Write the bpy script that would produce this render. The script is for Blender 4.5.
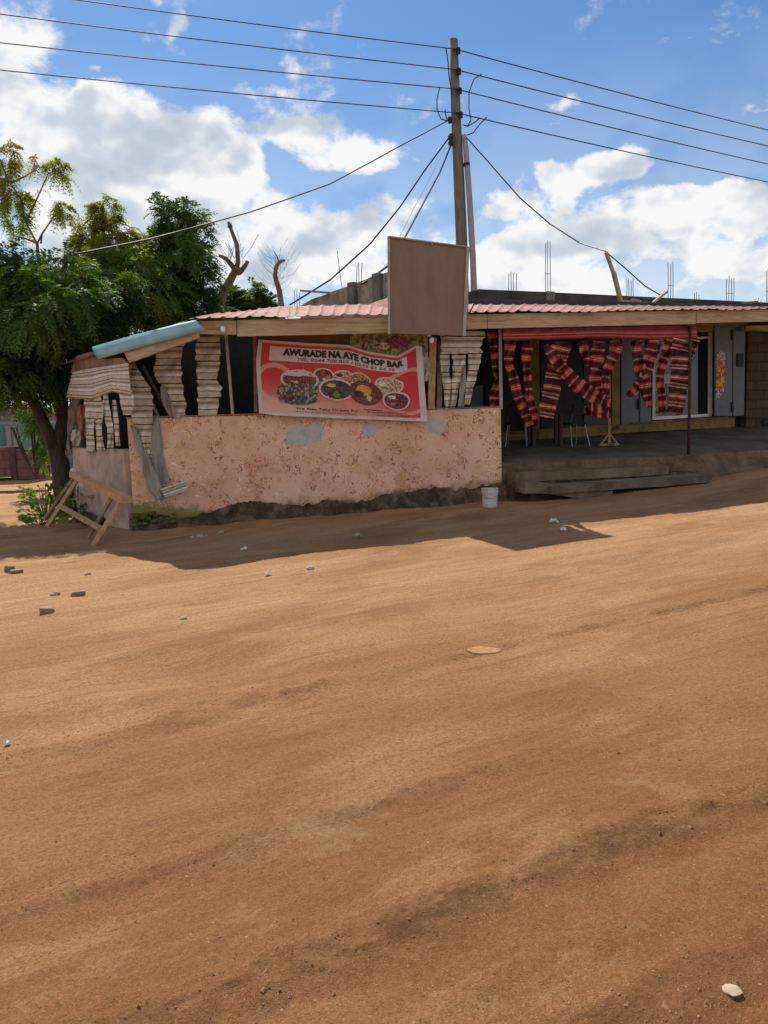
import bpy, math, random
import numpy as np
from mathutils import Vector, Matrix, noise as mnoise
R = math.radians
random.seed(7); rng = np.random.default_rng(11)
for o in list(bpy.data.objects): bpy.data.objects.remove(o)
S = bpy.context.scene
COL = S.collection

# ------------------------------------------------------------ camera
F = 769.0; PT = R(6.97); RO = R(1.8)
f_ = np.array([0, math.cos(PT), -math.sin(PT)]); u0 = np.array([0, math.sin(PT), math.cos(PT)]); x_ = np.array([1., 0, 0])
r_ = math.cos(RO)*x_ - math.sin(RO)*u0; u_ = math.cos(RO)*u0 + math.sin(RO)*x_
CAM = np.array([0, 0, 1.6])
cd = bpy.data.cameras.new('camera'); co = bpy.data.objects.new('camera', cd); COL.objects.link(co)
cd.sensor_fit = 'HORIZONTAL'; cd.sensor_width = 36; cd.lens = 36*F/768; cd.clip_start = .05; cd.clip_end = 3000
m = Matrix(((r_[0], u_[0], -f_[0], 0), (r_[1], u_[1], -f_[1], 0), (r_[2], u_[2], -f_[2], 1.6), (0, 0, 0, 1)))
co.matrix_world = m
S.camera = co

# ------------------------------------------------------------ sun and exposure
SUN_EL, SUN_AZ = R(47.5), math.atan2(-1.43, 4.1)      # azimuth measured from +Y towards +X
sd = Vector((math.sin(SUN_AZ)*math.cos(SUN_EL), math.cos(SUN_AZ)*math.cos(SUN_EL), math.sin(SUN_EL)))
sl = bpy.data.lights.new('sun', 'SUN'); so = bpy.data.objects.new('sun', sl); COL.objects.link(so)
sl.energy = 5.0; sl.angle = R(.55); sl.color = (1, .94, .84)
so.rotation_euler = (-sd).to_track_quat('-Z', 'Y').to_euler(); so.location = (-6, 20, 30)
S.view_settings.view_transform = 'Standard'; S.view_settings.look = 'None'
S.view_settings.exposure = 0.34; S.view_settings.gamma = 1; S.view_settings.use_curve_mapping = False

# ------------------------------------------------------------ sky
def ray(px, py): return f_ + r_*((px-384)/F) - u_*((py-512)/F)
W = bpy.data.worlds.new('World'); S.world = W; W.use_nodes = True
def sky():
    nt = W.node_tree; N = nt.nodes; L = nt.links; N.clear()
    def nd(t, **k):
        n = N.new(t)
        for a, b in k.items(): setattr(n, a, b)
        return n
    def mth(op, a, b=None, c=None, clamp=False):
        n = nd('ShaderNodeMath', operation=op, use_clamp=clamp)
        for i, v in enumerate((a, b, c)):
            if v is None: continue
            if isinstance(v, (int, float)): n.inputs[i].default_value = v
            else: L.new(v, n.inputs[i])
        return n.outputs[0]
    st = nd('ShaderNodeTexSky', sky_type='NISHITA'); st.sun_disc = False
    st.sun_elevation = SUN_EL; st.sun_rotation = SUN_AZ; st.air_density = 1.0; st.dust_density = .25; st.ozone_density = 3.0
    tc = nd('ShaderNodeTexCoord'); sp = nd('ShaderNodeSeparateXYZ'); L.new(tc.outputs['Generated'], sp.inputs[0])
    az = mth('ARCTAN2', sp.outputs[0], sp.outputs[1]); el = mth('ARCSINE', sp.outputs[2])
    # (bearing of the centre, size, weight, edge hardness)
    def wn(sc, off):
        mp = nd('ShaderNodeMapping'); mp.inputs['Location'].default_value = off; L.new(tc.outputs['Generated'], mp.inputs[0]); n = nd('ShaderNodeTexNoise'); n.inputs['Scale'].default_value = sc; n.inputs['Detail'].default_value = 5; L.new(mp.outputs[0], n.inputs['Vector']); return mth('SUBTRACT', n.outputs[0], .5)
    az = mth('ADD', az, mth('MULTIPLY', wn(9, (4, 2, 7)), .13)); elw = mth('ADD', el, mth('MULTIPLY', wn(10, (1, 6, 3)), .11))
    blobs = [(150,212,96,86,.85,3.0),(112,132,40,30,.78,2.6),(160,150,44,34,.75,2.4),(205,192,34,22,.6,2.2),(60,160,50,44,.7,2.0),(0,85,70,90,.68,1.1),(45,60,30,36,.30,1),(102,68,10,8,.36,1),(285,118,68,36,.57,1.1),(362,150,54,22,.64,1.3),(288,62,26,30,.34,1.1),(176,24,12,11,.36,1.2),
             (330,245,116,44,.62,1.3),(262,285,80,34,.55,1.3),(563,182,30,28,.66,1.6),(604,172,30,28,.62,1.6),(700,212,80,24,.66,1.9),(745,200,50,22,.6,1.6),(540,255,230,50,.68,1.2),(500,205,50,30,.52,1.4),(740,260,100,28,.52,1.3),(450,296,450,26,.56,1),
             (578,98,27,10,.34,1.2),(440,204,60,14,.26,1),(600,115,30,8,.20,1),(-160,150,150,110,.7,1.5),(-330,260,180,70,.6,1.5),(920,120,110,60,.7,1.5),(1020,240,200,70,.6,1.5),(-20,-150,260,90,.5,1.2),(520,-260,260,110,.6,1.2),(900,-200,200,90,.5,1.2)]
    tot = None
    for (bx, by, rx, ry, w, hard) in blobs:
        d = ray(bx, by); a = math.atan2(d[0], d[1]); e = math.atan2(d[2], math.hypot(d[0], d[1]))
        da = mth('DIVIDE', mth('SUBTRACT', az, a), rx/F*1.25*math.cos(0)); de = mth('DIVIDE', mth('SUBTRACT', elw, e), ry/F*1.25)
        q = mth('SQRT', mth('ADD', mth('MULTIPLY', da, da), mth('MULTIPLY', de, de)))
        v = mth('MULTIPLY', mth('MULTIPLY', mth('SUBTRACT', 1.0, q, clamp=True), hard, clamp=True), w)
        tot = v if tot is None else mth('SMOOTH_MAX', tot, v, .12)
    def nz(scale, det, rough, off, dist=0.0):
        mp = nd('ShaderNodeMapping'); mp.inputs['Location'].default_value = off; mp.inputs['Scale'].default_value = (1, 1, 1.5)
        L.new(tc.outputs['Generated'], mp.inputs[0])
        n = nd('ShaderNodeTexNoise'); n.inputs['Scale'].default_value = scale; n.inputs['Detail'].default_value = det; n.inputs['Roughness'].default_value = rough; n.inputs['Distortion'].default_value = dist
        L.new(mp.outputs[0], n.inputs['Vector']); return n.outputs[0]
    n1 = nz(11, 14, .64, (0, 0, 0), .2); ns = nz(9, 3.5, .5, (0, 0, 0), .1); n2 = nz(9, 3.5, .5, (.010, .0, -.030), .1); n3 = nz(3.0, 6, .5, (3, 1, 2))
    base = mth('SUBTRACT', mth('MULTIPLY', tot, 1.7), .34)
    dens = mth('ADD', base, mth('MULTIPLY', mth('SUBTRACT', n1, .5), 2.3))
    mr = nd('ShaderNodeMapRange', interpolation_type='SMOOTHSTEP'); L.new(dens, mr.inputs[0])
    mr.inputs[1].default_value = .0; mr.inputs[2].default_value = .50; mr.inputs[4].default_value = .97
    # unseen broken cloud, added behind the camera to brighten the shaded facade
    bk_ = nd('ShaderNodeMapRange', interpolation_type='SMOOTHSTEP'); L.new(sp.outputs[1], bk_.inputs[0]); bk_.inputs[1].default_value = .10; bk_.inputs[2].default_value = -.45
    cov = mth('MULTIPLY', bk_.outputs[0], mth('ADD', .5, mth('MULTIPLY', mth('SUBTRACT', n1, .35), 2.0), clamp=True), clamp=True)
    alpha = mth('MAXIMUM', mr.outputs[0], cov)
    # a thin haze of cirrus everywhere, thickening towards the horizon
    hz = nd('ShaderNodeMapRange'); L.new(el, hz.inputs[0]); hz.inputs[1].default_value = .42; hz.inputs[2].default_value = 0.02; hz.inputs[3].default_value = 0.0; hz.inputs[4].default_value = .62
    cir = mth('MULTIPLY', hz.outputs[0], mth('ADD', .45, n3), clamp=True)
    alpha = mth('MAXIMUM', alpha, cir)
    # billows lit from above: difference of the noise towards the sun
    lit = mth('MULTIPLY', mth('SUBTRACT', ns, n2), 5.0)
    thick = nd('ShaderNodeMapRange'); L.new(dens, thick.inputs[0]); thick.inputs[1].default_value = .45; thick.inputs[2].default_value = 1.35; thick.inputs[3].default_value = 1.0; thick.inputs[4].default_value = .42
    sh = mth('ADD', mth('ADD', thick.outputs[0], lit), mth('MULTIPLY', mth('SUBTRACT', n3, .5), .7), clamp=True)
    cr = nd('ShaderNodeValToRGB'); L.new(sh, cr.inputs[0])
    e0, e1 = cr.color_ramp.elements; K = 8.3
    e0.position = 0; e0.color = (.55, .61, .69, 1); e1.position = 1; e1.color = (1.0, .99, .98, 1)
    e2 = cr.color_ramp.elements.new(.45); e2.color = (.66, .71, .78, 1)
    mul = nd('ShaderNodeVectorMath', operation='SCALE'); L.new(cr.outputs[0], mul.inputs[0]); L.new(mth('ADD', K, mth('MULTIPLY', bk_.outputs[0], -1.0)), mul.inputs['Scale'])
    tint = nd('ShaderNodeMix', data_type='RGBA', blend_type='MULTIPLY'); tint.inputs[0].default_value = 1
    L.new(st.outputs[0], tint.inputs[6]); tint.inputs[7].default_value = (.58, .78, .92, 1)
    mx = nd('ShaderNodeMix', data_type='RGBA'); L.new(alpha, mx.inputs[0]); L.new(tint.outputs[2], mx.inputs[6]); L.new(mul.outputs[0], mx.inputs[7])
    bg = nd('ShaderNodeBackground'); bg.inputs[1].default_value = .092
    L.new(mx.outputs[2], bg.inputs[0]); out = nd('ShaderNodeOutputWorld'); L.new(bg.outputs[0], out.inputs[0])
sky()

# ------------------------------------------------------------ helpers
def atY(px, py, Y): d = ray(px, py); return CAM + d*(Y/d[1])
def onp(px, py, pl, off=0.0):
    a, b = np.array(pl[0][:2], float), np.array(pl[1][:2], float)
    t = (b-a)/np.linalg.norm(b-a); n = np.array([t[1], -t[0]])       # n points towards the camera
    a = a + n*off; d = ray(px, py); return CAM + d*((n @ a)/(n @ d[:2]))
def nrm(pl):
    a, b = np.array(pl[0][:2], float), np.array(pl[1][:2], float); t = (b-a)/np.linalg.norm(b-a); return np.array([t[1], -t[0], 0.])
def sm(a, b, x): t = np.clip((x-a)/(b-a), 0, 1); return t*t*(3-2*t)
def ground_base(X, Y):
    X = np.asarray(X, float); Y = np.asarray(Y, float)
    z = .028*np.clip(X, -4.4, 14)
    z = z + .20*sm(3, 8.5, X)*sm(11.5, 15, Y)
    return z
def gz(x, y): return float(ground_base(x, y))

def tag(o, label=None, cat=None, group=None, kind=None):
    if label: o['label'] = label
    if cat: o['category'] = cat
    if group: o['group'] = group
    if kind: o['kind'] = kind
    return o
def thing(name, loc, label, cat, group=None):
    o = bpy.data.objects.new(name, None); COL.objects.link(o); o.location = Vector([float(v) for v in loc]); o.empty_display_size = .2
    return tag(o, label, cat, group)
class MB:
    def __init__(s): s.v = []; s.f = []; s.uv = None
    def add(s, vs, fs):
        k = len(s.v); s.v += [tuple(float(c) for c in v) for v in vs]; s.f += [tuple(i+k for i in q) for q in fs]; return s
    def hexa(s, b, t): # two quads of 4 corners
        return s.add(list(b)+list(t), [(3,2,1,0),(4,5,6,7),(0,1,5,4),(1,2,6,5),(2,3,7,6),(3,0,4,7)])
    def box(s, c, sz, rz=0.0):
        x, y, z = [q/2 for q in sz]; cs, sn = math.cos(rz), math.sin(rz)
        P = [(c[0]+a*cs-b*sn, c[1]+a*sn+b*cs) for a, b in ((-x,-y),(x,-y),(x,y),(-x,y))]
        return s.hexa([(p[0],p[1],c[2]-z) for p in P], [(p[0],p[1],c[2]+z) for p in P])
    def bar(s, p, q, w, h, up=(0,0,1)):
        p, q = Vector([float(a) for a in p]), Vector([float(a) for a in q]); d = (q-p).normalized(); up = Vector(up)
        if abs(d.dot(up)) > .97: up = Vector((0, 1, 0))
        a = d.cross(up).normalized()*w/2; b = a.cross(d).normalized()*h/2
        return s.hexa([p-a-b, p+a-b, p+a+b, p-a+b], [q-a-b, q+a-b, q+a+b, q-a+b])
    def tube(s, path, rad, n=8, jit=0):
        path = [Vector([float(a) for a in p]) for p in path]; k = len(path)
        if not hasattr(rad, '__len__'): rad = [rad]*k
        vs = []; fs = []; prev = None
        for i, p in enumerate(path):
            d = (path[min(i+1, k-1)]-path[max(i-1, 0)]).normalized()
            if prev is None: prev = d.orthogonal().normalized()
            a = (prev - d*prev.dot(d)).normalized(); prev = a; b = d.cross(a)
            for j in range(n):
                t = 2*math.pi*j/n; rr = rad[i]*(1+jit*random.uniform(-1, 1)); vs.append(p+a*math.cos(t)*rr+b*math.sin(t)*rr)
        for i in range(k-1):
            for j in range(n): fs.append((i*n+j, i*n+(j+1) % n, (i+1)*n+(j+1) % n, (i+1)*n+j))
        fs.append(tuple(range(n-1, -1, -1))); fs.append(tuple((k-1)*n+j for j in range(n)))
        return s.add(vs, fs)
    def lathe(s, c, prof, n=24):
        vs = []; fs = []
        for r, z in prof:
            for j in range(n): t = 2*math.pi*j/n; vs.append((c[0]+r*math.cos(t), c[1]+r*math.sin(t), c[2]+z))
        for i in range(len(prof)-1):
            for j in range(n): fs.append((i*n+j, i*n+(j+1) % n, (i+1)*n+(j+1) % n, (i+1)*n+j))
        return s.add(vs, fs)
    def poly(s, pts, off):  # extruded polygon, off = extrusion vector
        k = len(pts); off = np.array(off, float); P = [np.array(p, float) for p in pts]
        return s.add(P+[p+off for p in P], [tuple(range(k)), tuple(range(2*k-1, k-1, -1))]+[(i, i+k, (i+1) % k+k, (i+1) % k) for i in range(k)])
    def rock(s, c, r, sq=(1,1,.6), seed=0, n=7):
        rnd = random.Random(seed); vs = []; fs = []; rows = 5
        for i in range(rows+1):
            ph = math.pi*i/rows
            for j in range(n):
                t = 2*math.pi*j/n; q = Vector((math.sin(ph)*math.cos(t), math.sin(ph)*math.sin(t), math.cos(ph)))
                k = r*(1+.35*mnoise.noise(q*1.5+Vector((seed*3.1, seed, 0))))
                vs.append((c[0]+q.x*k*sq[0], c[1]+q.y*k*sq[1], c[2]+q.z*k*sq[2]))
        for i in range(rows):
            for j in range(n): fs.append((i*n+j, (i+1)*n+j, (i+1)*n+(j+1) % n, i*n+(j+1) % n))
        return s.add(vs, fs)
    def build(s, name, mat, parent=None, bevel=0, smooth=False, uv=None, solid=0):
        me = bpy.data.meshes.new(name)
        off = Vector(parent.location) if parent else Vector((0,0,0))
        p = parent
        while p and p.parent: p = p.parent; off += Vector(p.location)
        me.from_pydata([tuple(Vector(v)-off) for v in s.v], [], s.f); me.validate(); me.update()
        me.materials.append(mat)
        if uv is not None:
            ul = me.uv_layers.new(name='UVMap')
            for l in me.loops: ul.data[l.index].uv = uv[l.vertex_index]
        if smooth:
            for q in me.polygons: q.use_smooth = True
        o = bpy.data.objects.new(name, me); COL.objects.link(o)
        if parent: o.parent = parent
        if bevel:
            b = o.modifiers.new('bevel', 'BEVEL'); b.width = bevel; b.segments = 2; b.limit_method = 'ANGLE'
        if solid:
            b = o.modifiers.new('solid', 'SOLIDIFY'); b.thickness = solid; b.offset = 0
        return o
def copy_tree(o, parent=None):
    c = o.copy(); COL.objects.link(c)
    if parent: c.parent = parent
    for ch in [q for q in bpy.data.objects if q.parent == o]: copy_tree(ch, c)
    return c

# ---- materials
class NT:
    def __init__(s, name):
        s.m = bpy.data.materials.new(name); s.m.use_nodes = True; s.t = s.m.node_tree; s.N = s.t.nodes; s.L = s.t.links
        s.b = s.N['Principled BSDF']; s.tc = s.N.new('ShaderNodeTexCoord'); s.geo = s.N.new('ShaderNodeNewGeometry')
    def nd(s, t, **k):
        n = s.N.new(t)
        for a, b in k.items(): setattr(n, a, b)
        return n
    def con(s, n, i, v):
        if v is None: return
        if hasattr(v, 'is_output') or isinstance(v, bpy.types.NodeSocket): s.L.new(v, n.inputs[i])
        else: n.inputs[i].default_value = v
    def mth(s, op, a, b=None, clamp=False):
        n = s.nd('ShaderNodeMath', operation=op, use_clamp=clamp); s.con(n, 0, a); s.con(n, 1, b); return n.outputs[0]
    def map(s, scale=(1,1,1), rot=(0,0,0), loc=(0,0,0), src=None):
        n = s.nd('ShaderNodeMapping'); s.L.new(src or s.geo.outputs['Position'], n.inputs[0])
        n.inputs['Scale'].default_value = scale; n.inputs['Rotation'].default_value = rot; n.inputs['Location'].default_value = loc; return n.outputs[0]
    def amap(s, scale, ang, loc=(0,0,0)):      # turn first, then stretch along the turned axes
        n = s.nd('ShaderNodeMapping', vector_type='TEXTURE'); s.L.new(s.geo.outputs['Position'], n.inputs[0])
        n.inputs['Rotation'].default_value = (0, 0, ang); n.inputs['Scale'].default_value = tuple(1/q for q in scale); n.inputs['Location'].default_value = loc; return n.outputs[0]
    def noise(s, scale, det=4, rough=.55, vec=None, dist=0, out=0):
        n = s.nd('ShaderNodeTexNoise'); n.inputs['Scale'].default_value = scale; n.inputs['Detail'].default_value = det
        n.inputs['Roughness'].default_value = rough; n.inputs['Distortion'].default_value = dist
        s.L.new(vec or s.geo.outputs['Position'], n.inputs['Vector']); return n.outputs[out]
    def rng(s, v, a, b, c=0., d=1., sm=True):
        n = s.nd('ShaderNodeMapRange', interpolation_type='SMOOTHSTEP' if sm else 'LINEAR'); s.L.new(v, n.inputs[0])
        for i, q in enumerate((a, b, c, d)): n.inputs[i+1].default_value = q
        return n.outputs[0]
    def mix(s, fac, a, b, bt='MIX'):
        n = s.nd('ShaderNodeMix', data_type='RGBA', blend_type=bt); s.con(n, 0, fac)
        for i, v in ((6, a), (7, b)):
            if isinstance(v, tuple): n.inputs[i].default_value = (*v[:3], 1)
            else: s.L.new(v, n.inputs[i])
        return n.outputs[2]
    def ramp(s, v, pts, const=False):
        n = s.nd('ShaderNodeValToRGB'); s.L.new(v, n.inputs[0]); c = n.color_ramp; c.interpolation = 'CONSTANT' if const else 'LINEAR'
        while len(c.elements) > 1: c.elements.remove(c.elements[-1])
        c.elements[0].position = pts[0][0]; c.elements[0].color = (*pts[0][1], 1)
        for p, q in pts[1:]: e = c.elements.new(p); e.color = (*q, 1)
        return n.outputs[0]
    def bump(s, h, dist, strength=1.0, prev=None):
        n = s.nd('ShaderNodeBump'); n.inputs['Strength'].default_value = strength; n.inputs['Distance'].default_value = dist
        s.L.new(h, n.inputs['Height'])
        if prev: s.L.new(prev, n.inputs['Normal'])
        return n.outputs[0]
    def done(s, col=None, rough=.8, normal=None, spec=.3, metal=0):
        if col is not None: s.con(s.b, 'Base Color', (*col, 1) if isinstance(col, tuple) else col)
        s.con(s.b, 'Roughness', rough); s.b.inputs['Specular IOR Level'].default_value = spec; s.b.inputs['Metallic'].default_value = metal
        if normal: s.L.new(normal, s.b.inputs['Normal'])
        return s.m
def mat(name, c, var=.25, scale=6, rough=.8, spec=.3, bump=.004, bscale=40, metal=0, c2=None, stretch=(1,1,1), dirt=None):
    t = NT(name); v = t.map(scale=stretch)
    n = t.noise(scale, 6, .6, v); a = tuple(max(0, q*(1-var)) for q in c); b = c2 or tuple(min(1, q*(1+var)) for q in c)
    col = t.mix(t.rng(n, .3, .7), a, b)
    if dirt: col = t.mix(t.rng(t.noise(scale*.6, 8, .7, v), .5, .68, 0, .8), col, dirt)
    nb = t.bump(t.noise(bscale, 5, .6, v), bump) if bump else None
    return t.done(col, rough, nb, spec, metal)

M = {}
M['fascia'] = mat('fascia_board', (.45,.31,.19), .18, 3, .75, bump=.003, stretch=(1,1,12), dirt=(.2,.13,.08))
M['orangewood'] = mat('ochre_board', (.26,.14,.08), .25, 4, .8)
M['wood'] = mat('raw_wood', (.46,.27,.14), .3, 8, .8, bump=.003, stretch=(3,3,1))
M['palewood'] = mat('pale_wood', (.36,.275,.19), .2, 8, .8, bump=.002)
M['greywood'] = mat('weathered_wood', (.27,.18,.11), .3, 8, .85, bump=.004)
M['pole'] = mat('pole_wood', (.15,.135,.10), .3, 5, .85, bump=.006, stretch=(6,6,.6))
M['pipe'] = mat('pipe', (.30,.27,.27), .1, 5, .5, bump=.001)
M['white'] = mat('white_paint', (.72,.72,.70), .08, 5, .5, bump=.001)
M['whitepost'] = mat('white_post', (.42,.38,.34), .15, 8, .6)
M['bulb'] = mat('bulb_plastic', (.75,.75,.72), .05, 5, .3, bump=0)
M['concrete'] = mat('concrete', (.24,.215,.185), .3, 3, .9, bump=.01, bscale=18, dirt=(.09,.08,.07))
M['darkconc'] = mat('dark_concrete', (.16,.14,.115), .35, 3, .9, bump=.01, bscale=18, dirt=(.05,.05,.045))
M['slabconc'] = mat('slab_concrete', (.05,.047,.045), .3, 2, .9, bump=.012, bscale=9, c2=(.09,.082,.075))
M['yellow'] = mat('yellow_paint', (.24,.165,.06), .2, 4, .85, dirt=(.10,.07,.04))
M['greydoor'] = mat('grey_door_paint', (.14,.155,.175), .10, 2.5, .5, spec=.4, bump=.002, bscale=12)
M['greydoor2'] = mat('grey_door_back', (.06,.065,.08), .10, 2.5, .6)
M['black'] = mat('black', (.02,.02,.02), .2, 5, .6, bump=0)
M['wire'] = mat('wire', (.018,.018,.022), .1, 5, .6, bump=0)
M['rebar'] = mat('rebar', (.07,.055,.05), .2, 9, .7, bump=0)
M['rust'] = mat('rust_post', (.06,.035,.028), .3, 9, .8)
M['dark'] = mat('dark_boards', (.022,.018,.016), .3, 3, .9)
M['curtain'] = mat('dark_curtain', (.03,.035,.04), .2, 3, .9)
M['blue'] = mat('blue_sheet', (.22,.42,.47), .12, 2, .38, spec=.5, bump=.002, bscale=8, dirt=(.20,.27,.28))
M['cement_patch'] = mat('cement_patch', (.46,.43,.40), .12, 8, .9)
M['board'] = mat('signboard_face', (.215,.13,.085), .10, 2.5, .6, bump=.002, stretch=(2,2,.6), dirt=(.22,.14,.10))
M['boardedge'] = mat('signboard_edge', (.33,.29,.25), .2, 6, .6)
M['bucket'] = mat('bucket', (.55,.55,.52), .12, 9, .5, dirt=(.30,.26,.22))
M['greytarp'] = mat('tarp_back', (.30,.27,.24), .12, 3, .7, bump=.004, bscale=8)
M['rock'] = mat('rock', (.35,.26,.18), .25, 14, .9, bump=.006, bscale=50)
M['palerock'] = mat('pale_flat_rock', (.42,.31,.20), .15, 30, .9, bump=.004)
M['disc'] = mat('dusty_stone', (.33,.18,.08), .25, 25, .9, bump=.01, dirt=(.25,.13,.06))
M['brick'] = mat('broken_block', (.26,.16,.10), .2, 14, .9, bump=.005)
M['slab'] = mat('pale_stone', (.50,.285,.14), .25, 20, .9, bump=.005)
M['steel'] = mat('steel', (.35,.35,.36), .1, 9, .35, spec=.5, bump=0, metal=.8)
M['tabledark'] = mat('table_wood', (.07,.04,.03), .2, 9, .6)
M['litter'] = mat('litter_plastic', (.6,.63,.70), .15, 9, .5, bump=0)
M['teal'] = mat('teal_paint', (.07,.20,.19), .15, 2, .6, stretch=(8,8,1))
M['bluegrey'] = mat('bluegrey_paint', (.12,.20,.26), .15, 2, .6, stretch=(8,8,1))
M['sack'] = mat('sack_cloth', (.25,.18,.13), .3, 6, .9, bump=.01, bscale=10)
M['orange'] = mat('orange_cloth', (.36,.17,.08), .3, 6, .9)
M['bark'] = mat('bark', (.075,.055,.04), .35, 8, .9, bump=.02, bscale=22, stretch=(1,1,.3))
M['deadbark'] = mat('dead_bark', (.17,.12,.09), .3, 8, .9, bump=.02, bscale=22)
M['moss'] = mat('moss', (.10,.11,.02), .35, 30, .95, bump=.01, dirt=(.1,.07,.04))

def m_glass():
    t = NT('window_glass'); t.done((.02,.025,.03), .06, None, .8); return t.m
M['glass'] = m_glass()
def m_blocks(name, c, mortar, w=.45, h=.22, ang=0):
    t = NT(name)
    v = t.map(rot=(0,0,0)); sx = t.nd('ShaderNodeSeparateXYZ'); t.L.new(v, sx.inputs[0])
    u = t.mth('ADD', t.mth('MULTIPLY', sx.outputs[0], math.cos(ang)), t.mth('MULTIPLY', sx.outputs[1], math.sin(ang)))
    cb = t.nd('ShaderNodeCombineXYZ'); t.L.new(u, cb.inputs[0]); t.L.new(sx.outputs[2], cb.inputs[1])
    b = t.nd('ShaderNodeTexBrick'); t.L.new(cb.outputs[0], b.inputs['Vector']); b.inputs['Scale'].default_value = 1
    b.inputs['Brick Width'].default_value = w; b.inputs['Row Height'].default_value = h; b.inputs['Mortar Size'].default_value = .018; b.inputs['Mortar Smooth'].default_value = .3
    b.inputs['Color1'].default_value = (*c, 1); b.inputs['Color2'].default_value = (*[q*.75 for q in c], 1); b.inputs['Mortar'].default_value = (*mortar, 1)
    col = t.mix(t.rng(t.noise(5, 6, .6), .35, .7, 0, .5), b.outputs[0], tuple(q*.6 for q in c))
    nb = t.bump(b.outputs['Fac'], .012); t.N[-1] if False else None
    nb = t.bump(t.noise(30, 4), .006, prev=nb)
    return t.done(col, .9, nb)
M['block'] = m_blocks('concrete_blocks', (.10,.07,.05), (.05,.036,.026), .45, .22, .33)
M['blockgrey'] = m_blocks('grey_blocks', (.26,.24,.22), (.16,.15,.14), .45, .22, 0)
M['pinkblock'] = m_blocks('purple_blocks', (.22,.10,.11), (.12,.06,.07), 1.2, .25, 0)
def m_pink():
    t = NT('pink_marbled_plaster'); P = t.geo.outputs['Position']
    big = t.noise(1.3, 5, .6); col = t.mix(t.rng(big, .35, .65), (.68,.39,.26), (.78,.52,.37))
    col = t.mix(t.rng(t.noise(2.6, 5, .6, t.map(loc=(5,2,1))), .55, .70, 0, .55), col, (.50,.25,.07))
    col = t.mix(t.rng(t.noise(30, 5, .7), .5, .72, 0, .35), col, (.62,.45,.35))
    for k, (sc, c, w, lo, off) in enumerate(((6.5, (.26,.05,.03), .034, .53, (0,0,0)), (9, (.30,.08,.05), .042, .53, (7,3,1)), (7, (.88,.74,.62), .030, .54, (3,8,2)), (8,(.60,.30,.06), .05, .55, (1,1,8)), (11, (.34,.11,.07), .055, .53, (4,6,3)))):
        n = t.noise(sc, 0, .5, t.map(loc=off), 1.6); d = t.mth('ABSOLUTE', t.mth('SUBTRACT', n, .5))
        line = t.rng(d, w*.5, w, 1, 0); msk = t.rng(t.noise(3.3, 3, .6, t.map(loc=(off[1]+9, off[0], off[2]))), lo, lo+.04)
        brk = t.rng(t.noise(9, 1, .5, t.map(loc=off)), .44, .52)
        col = t.mix(t.mth('MULTIPLY', t.mth('MULTIPLY', line, msk), t.mth('MULTIPLY', brk, .9)), col, c)
    sx = t.nd('ShaderNodeSeparateXYZ'); t.L.new(P, sx.inputs[0])
    mz = t.mth('ADD', t.mth('ADD', sx.outputs[2], t.mth('MULTIPLY', sx.outputs[0], .16)), t.mth('MULTIPLY', t.mth('SUBTRACT', t.noise(5, 6, .7), .5), .5)); col = t.mix(t.rng(mz, -.38, -.24, .8, 0), col, (.15,.15,.03))
    # splashed mud along the foot of the wall
    hh = t.mth('ADD', sx.outputs[2], t.mth('MULTIPLY', t.mth('SUBTRACT', t.noise(2.2, 8, .7), .5), .9))
    hh = t.mth('SUBTRACT', hh, t.mth('MULTIPLY', sx.outputs[0], .06))
    col = t.mix(t.rng(hh, .10, .36, .85, 0), col, (.09,.06,.04))
    nb = t.bump(t.noise(22, 5, .65), .012); return t.done(col, .9, nb, .2)
M['pink'] = m_pink()
def m_stripe(name, pts, freq, soft=0):
    t = NT(name); uv = t.nd('ShaderNodeUVMap'); sx = t.nd('ShaderNodeSeparateXYZ'); t.L.new(uv.outputs[0], sx.inputs[0])
    v = t.mth('ADD', sx.outputs[1], t.mth('MULTIPLY', t.mth('SUBTRACT', t.noise(9, 3), .5), .03))
    fr = t.mth('FRACT', t.mth('MULTIPLY', v, freq)); col = t.ramp(fr, pts, True)
    col = t.mix(t.rng(t.noise(7, 7, .7), .45, .75, 0, .45), col, (.16,.12,.09))
    nb = t.bump(t.noise(14, 5, .6), .02)
    t.done(col, .8, nb, .25)
    tr = t.nd('ShaderNodeBsdfTranslucent'); t.L.new(col, tr.inputs[0]); mxs = t.nd('ShaderNodeMixShader'); mxs.inputs[0].default_value = .12
    o = t.N['Material Output']; t.L.new(t.b.outputs[0], mxs.inputs[1]); t.L.new(tr.outputs[0], mxs.inputs[2]); t.L.new(mxs.outputs[0], o.inputs[0]); return t.m
CR, BR, OL, WH = (.66,.57,.44), (.09,.055,.045), (.32,.25,.13), (.80,.76,.69)
M['beige'] = m_stripe('beige_striped_tarp', [(0,CR),(.26,BR),(.33,CR),(.50,OL),(.62,(.50,.44,.34)),(.70,WH),(.90,(.2,.15,.12)),(.95,CR)], 3.3)
MR, RD, PK = (.050,.007,.012), (.44,.035,.04), (.64,.24,.21)
M['red'] = m_stripe('red_striped_tarp', [(0,MR),(.12,RD),(.22,PK),(.27,RD),(.32,PK),(.37,RD),(.45,MR),(.72,(.24,.02,.03)),(.80,PK),(.85,(.25,.03,.03)),(.92,MR)], 3.0)
M['redbrown'] = m_stripe('red_brown_tarp', [(0,MR),(.2,(.40,.10,.06)),(.30,(.62,.36,.24)),(.36,(.30,.06,.04)),(.46,MR),(.62,(.50,.22,.14)),(.68,(.2,.03,.03)),(.8,(.60,.36,.26)),(.86,MR)], 3.0)
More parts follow.
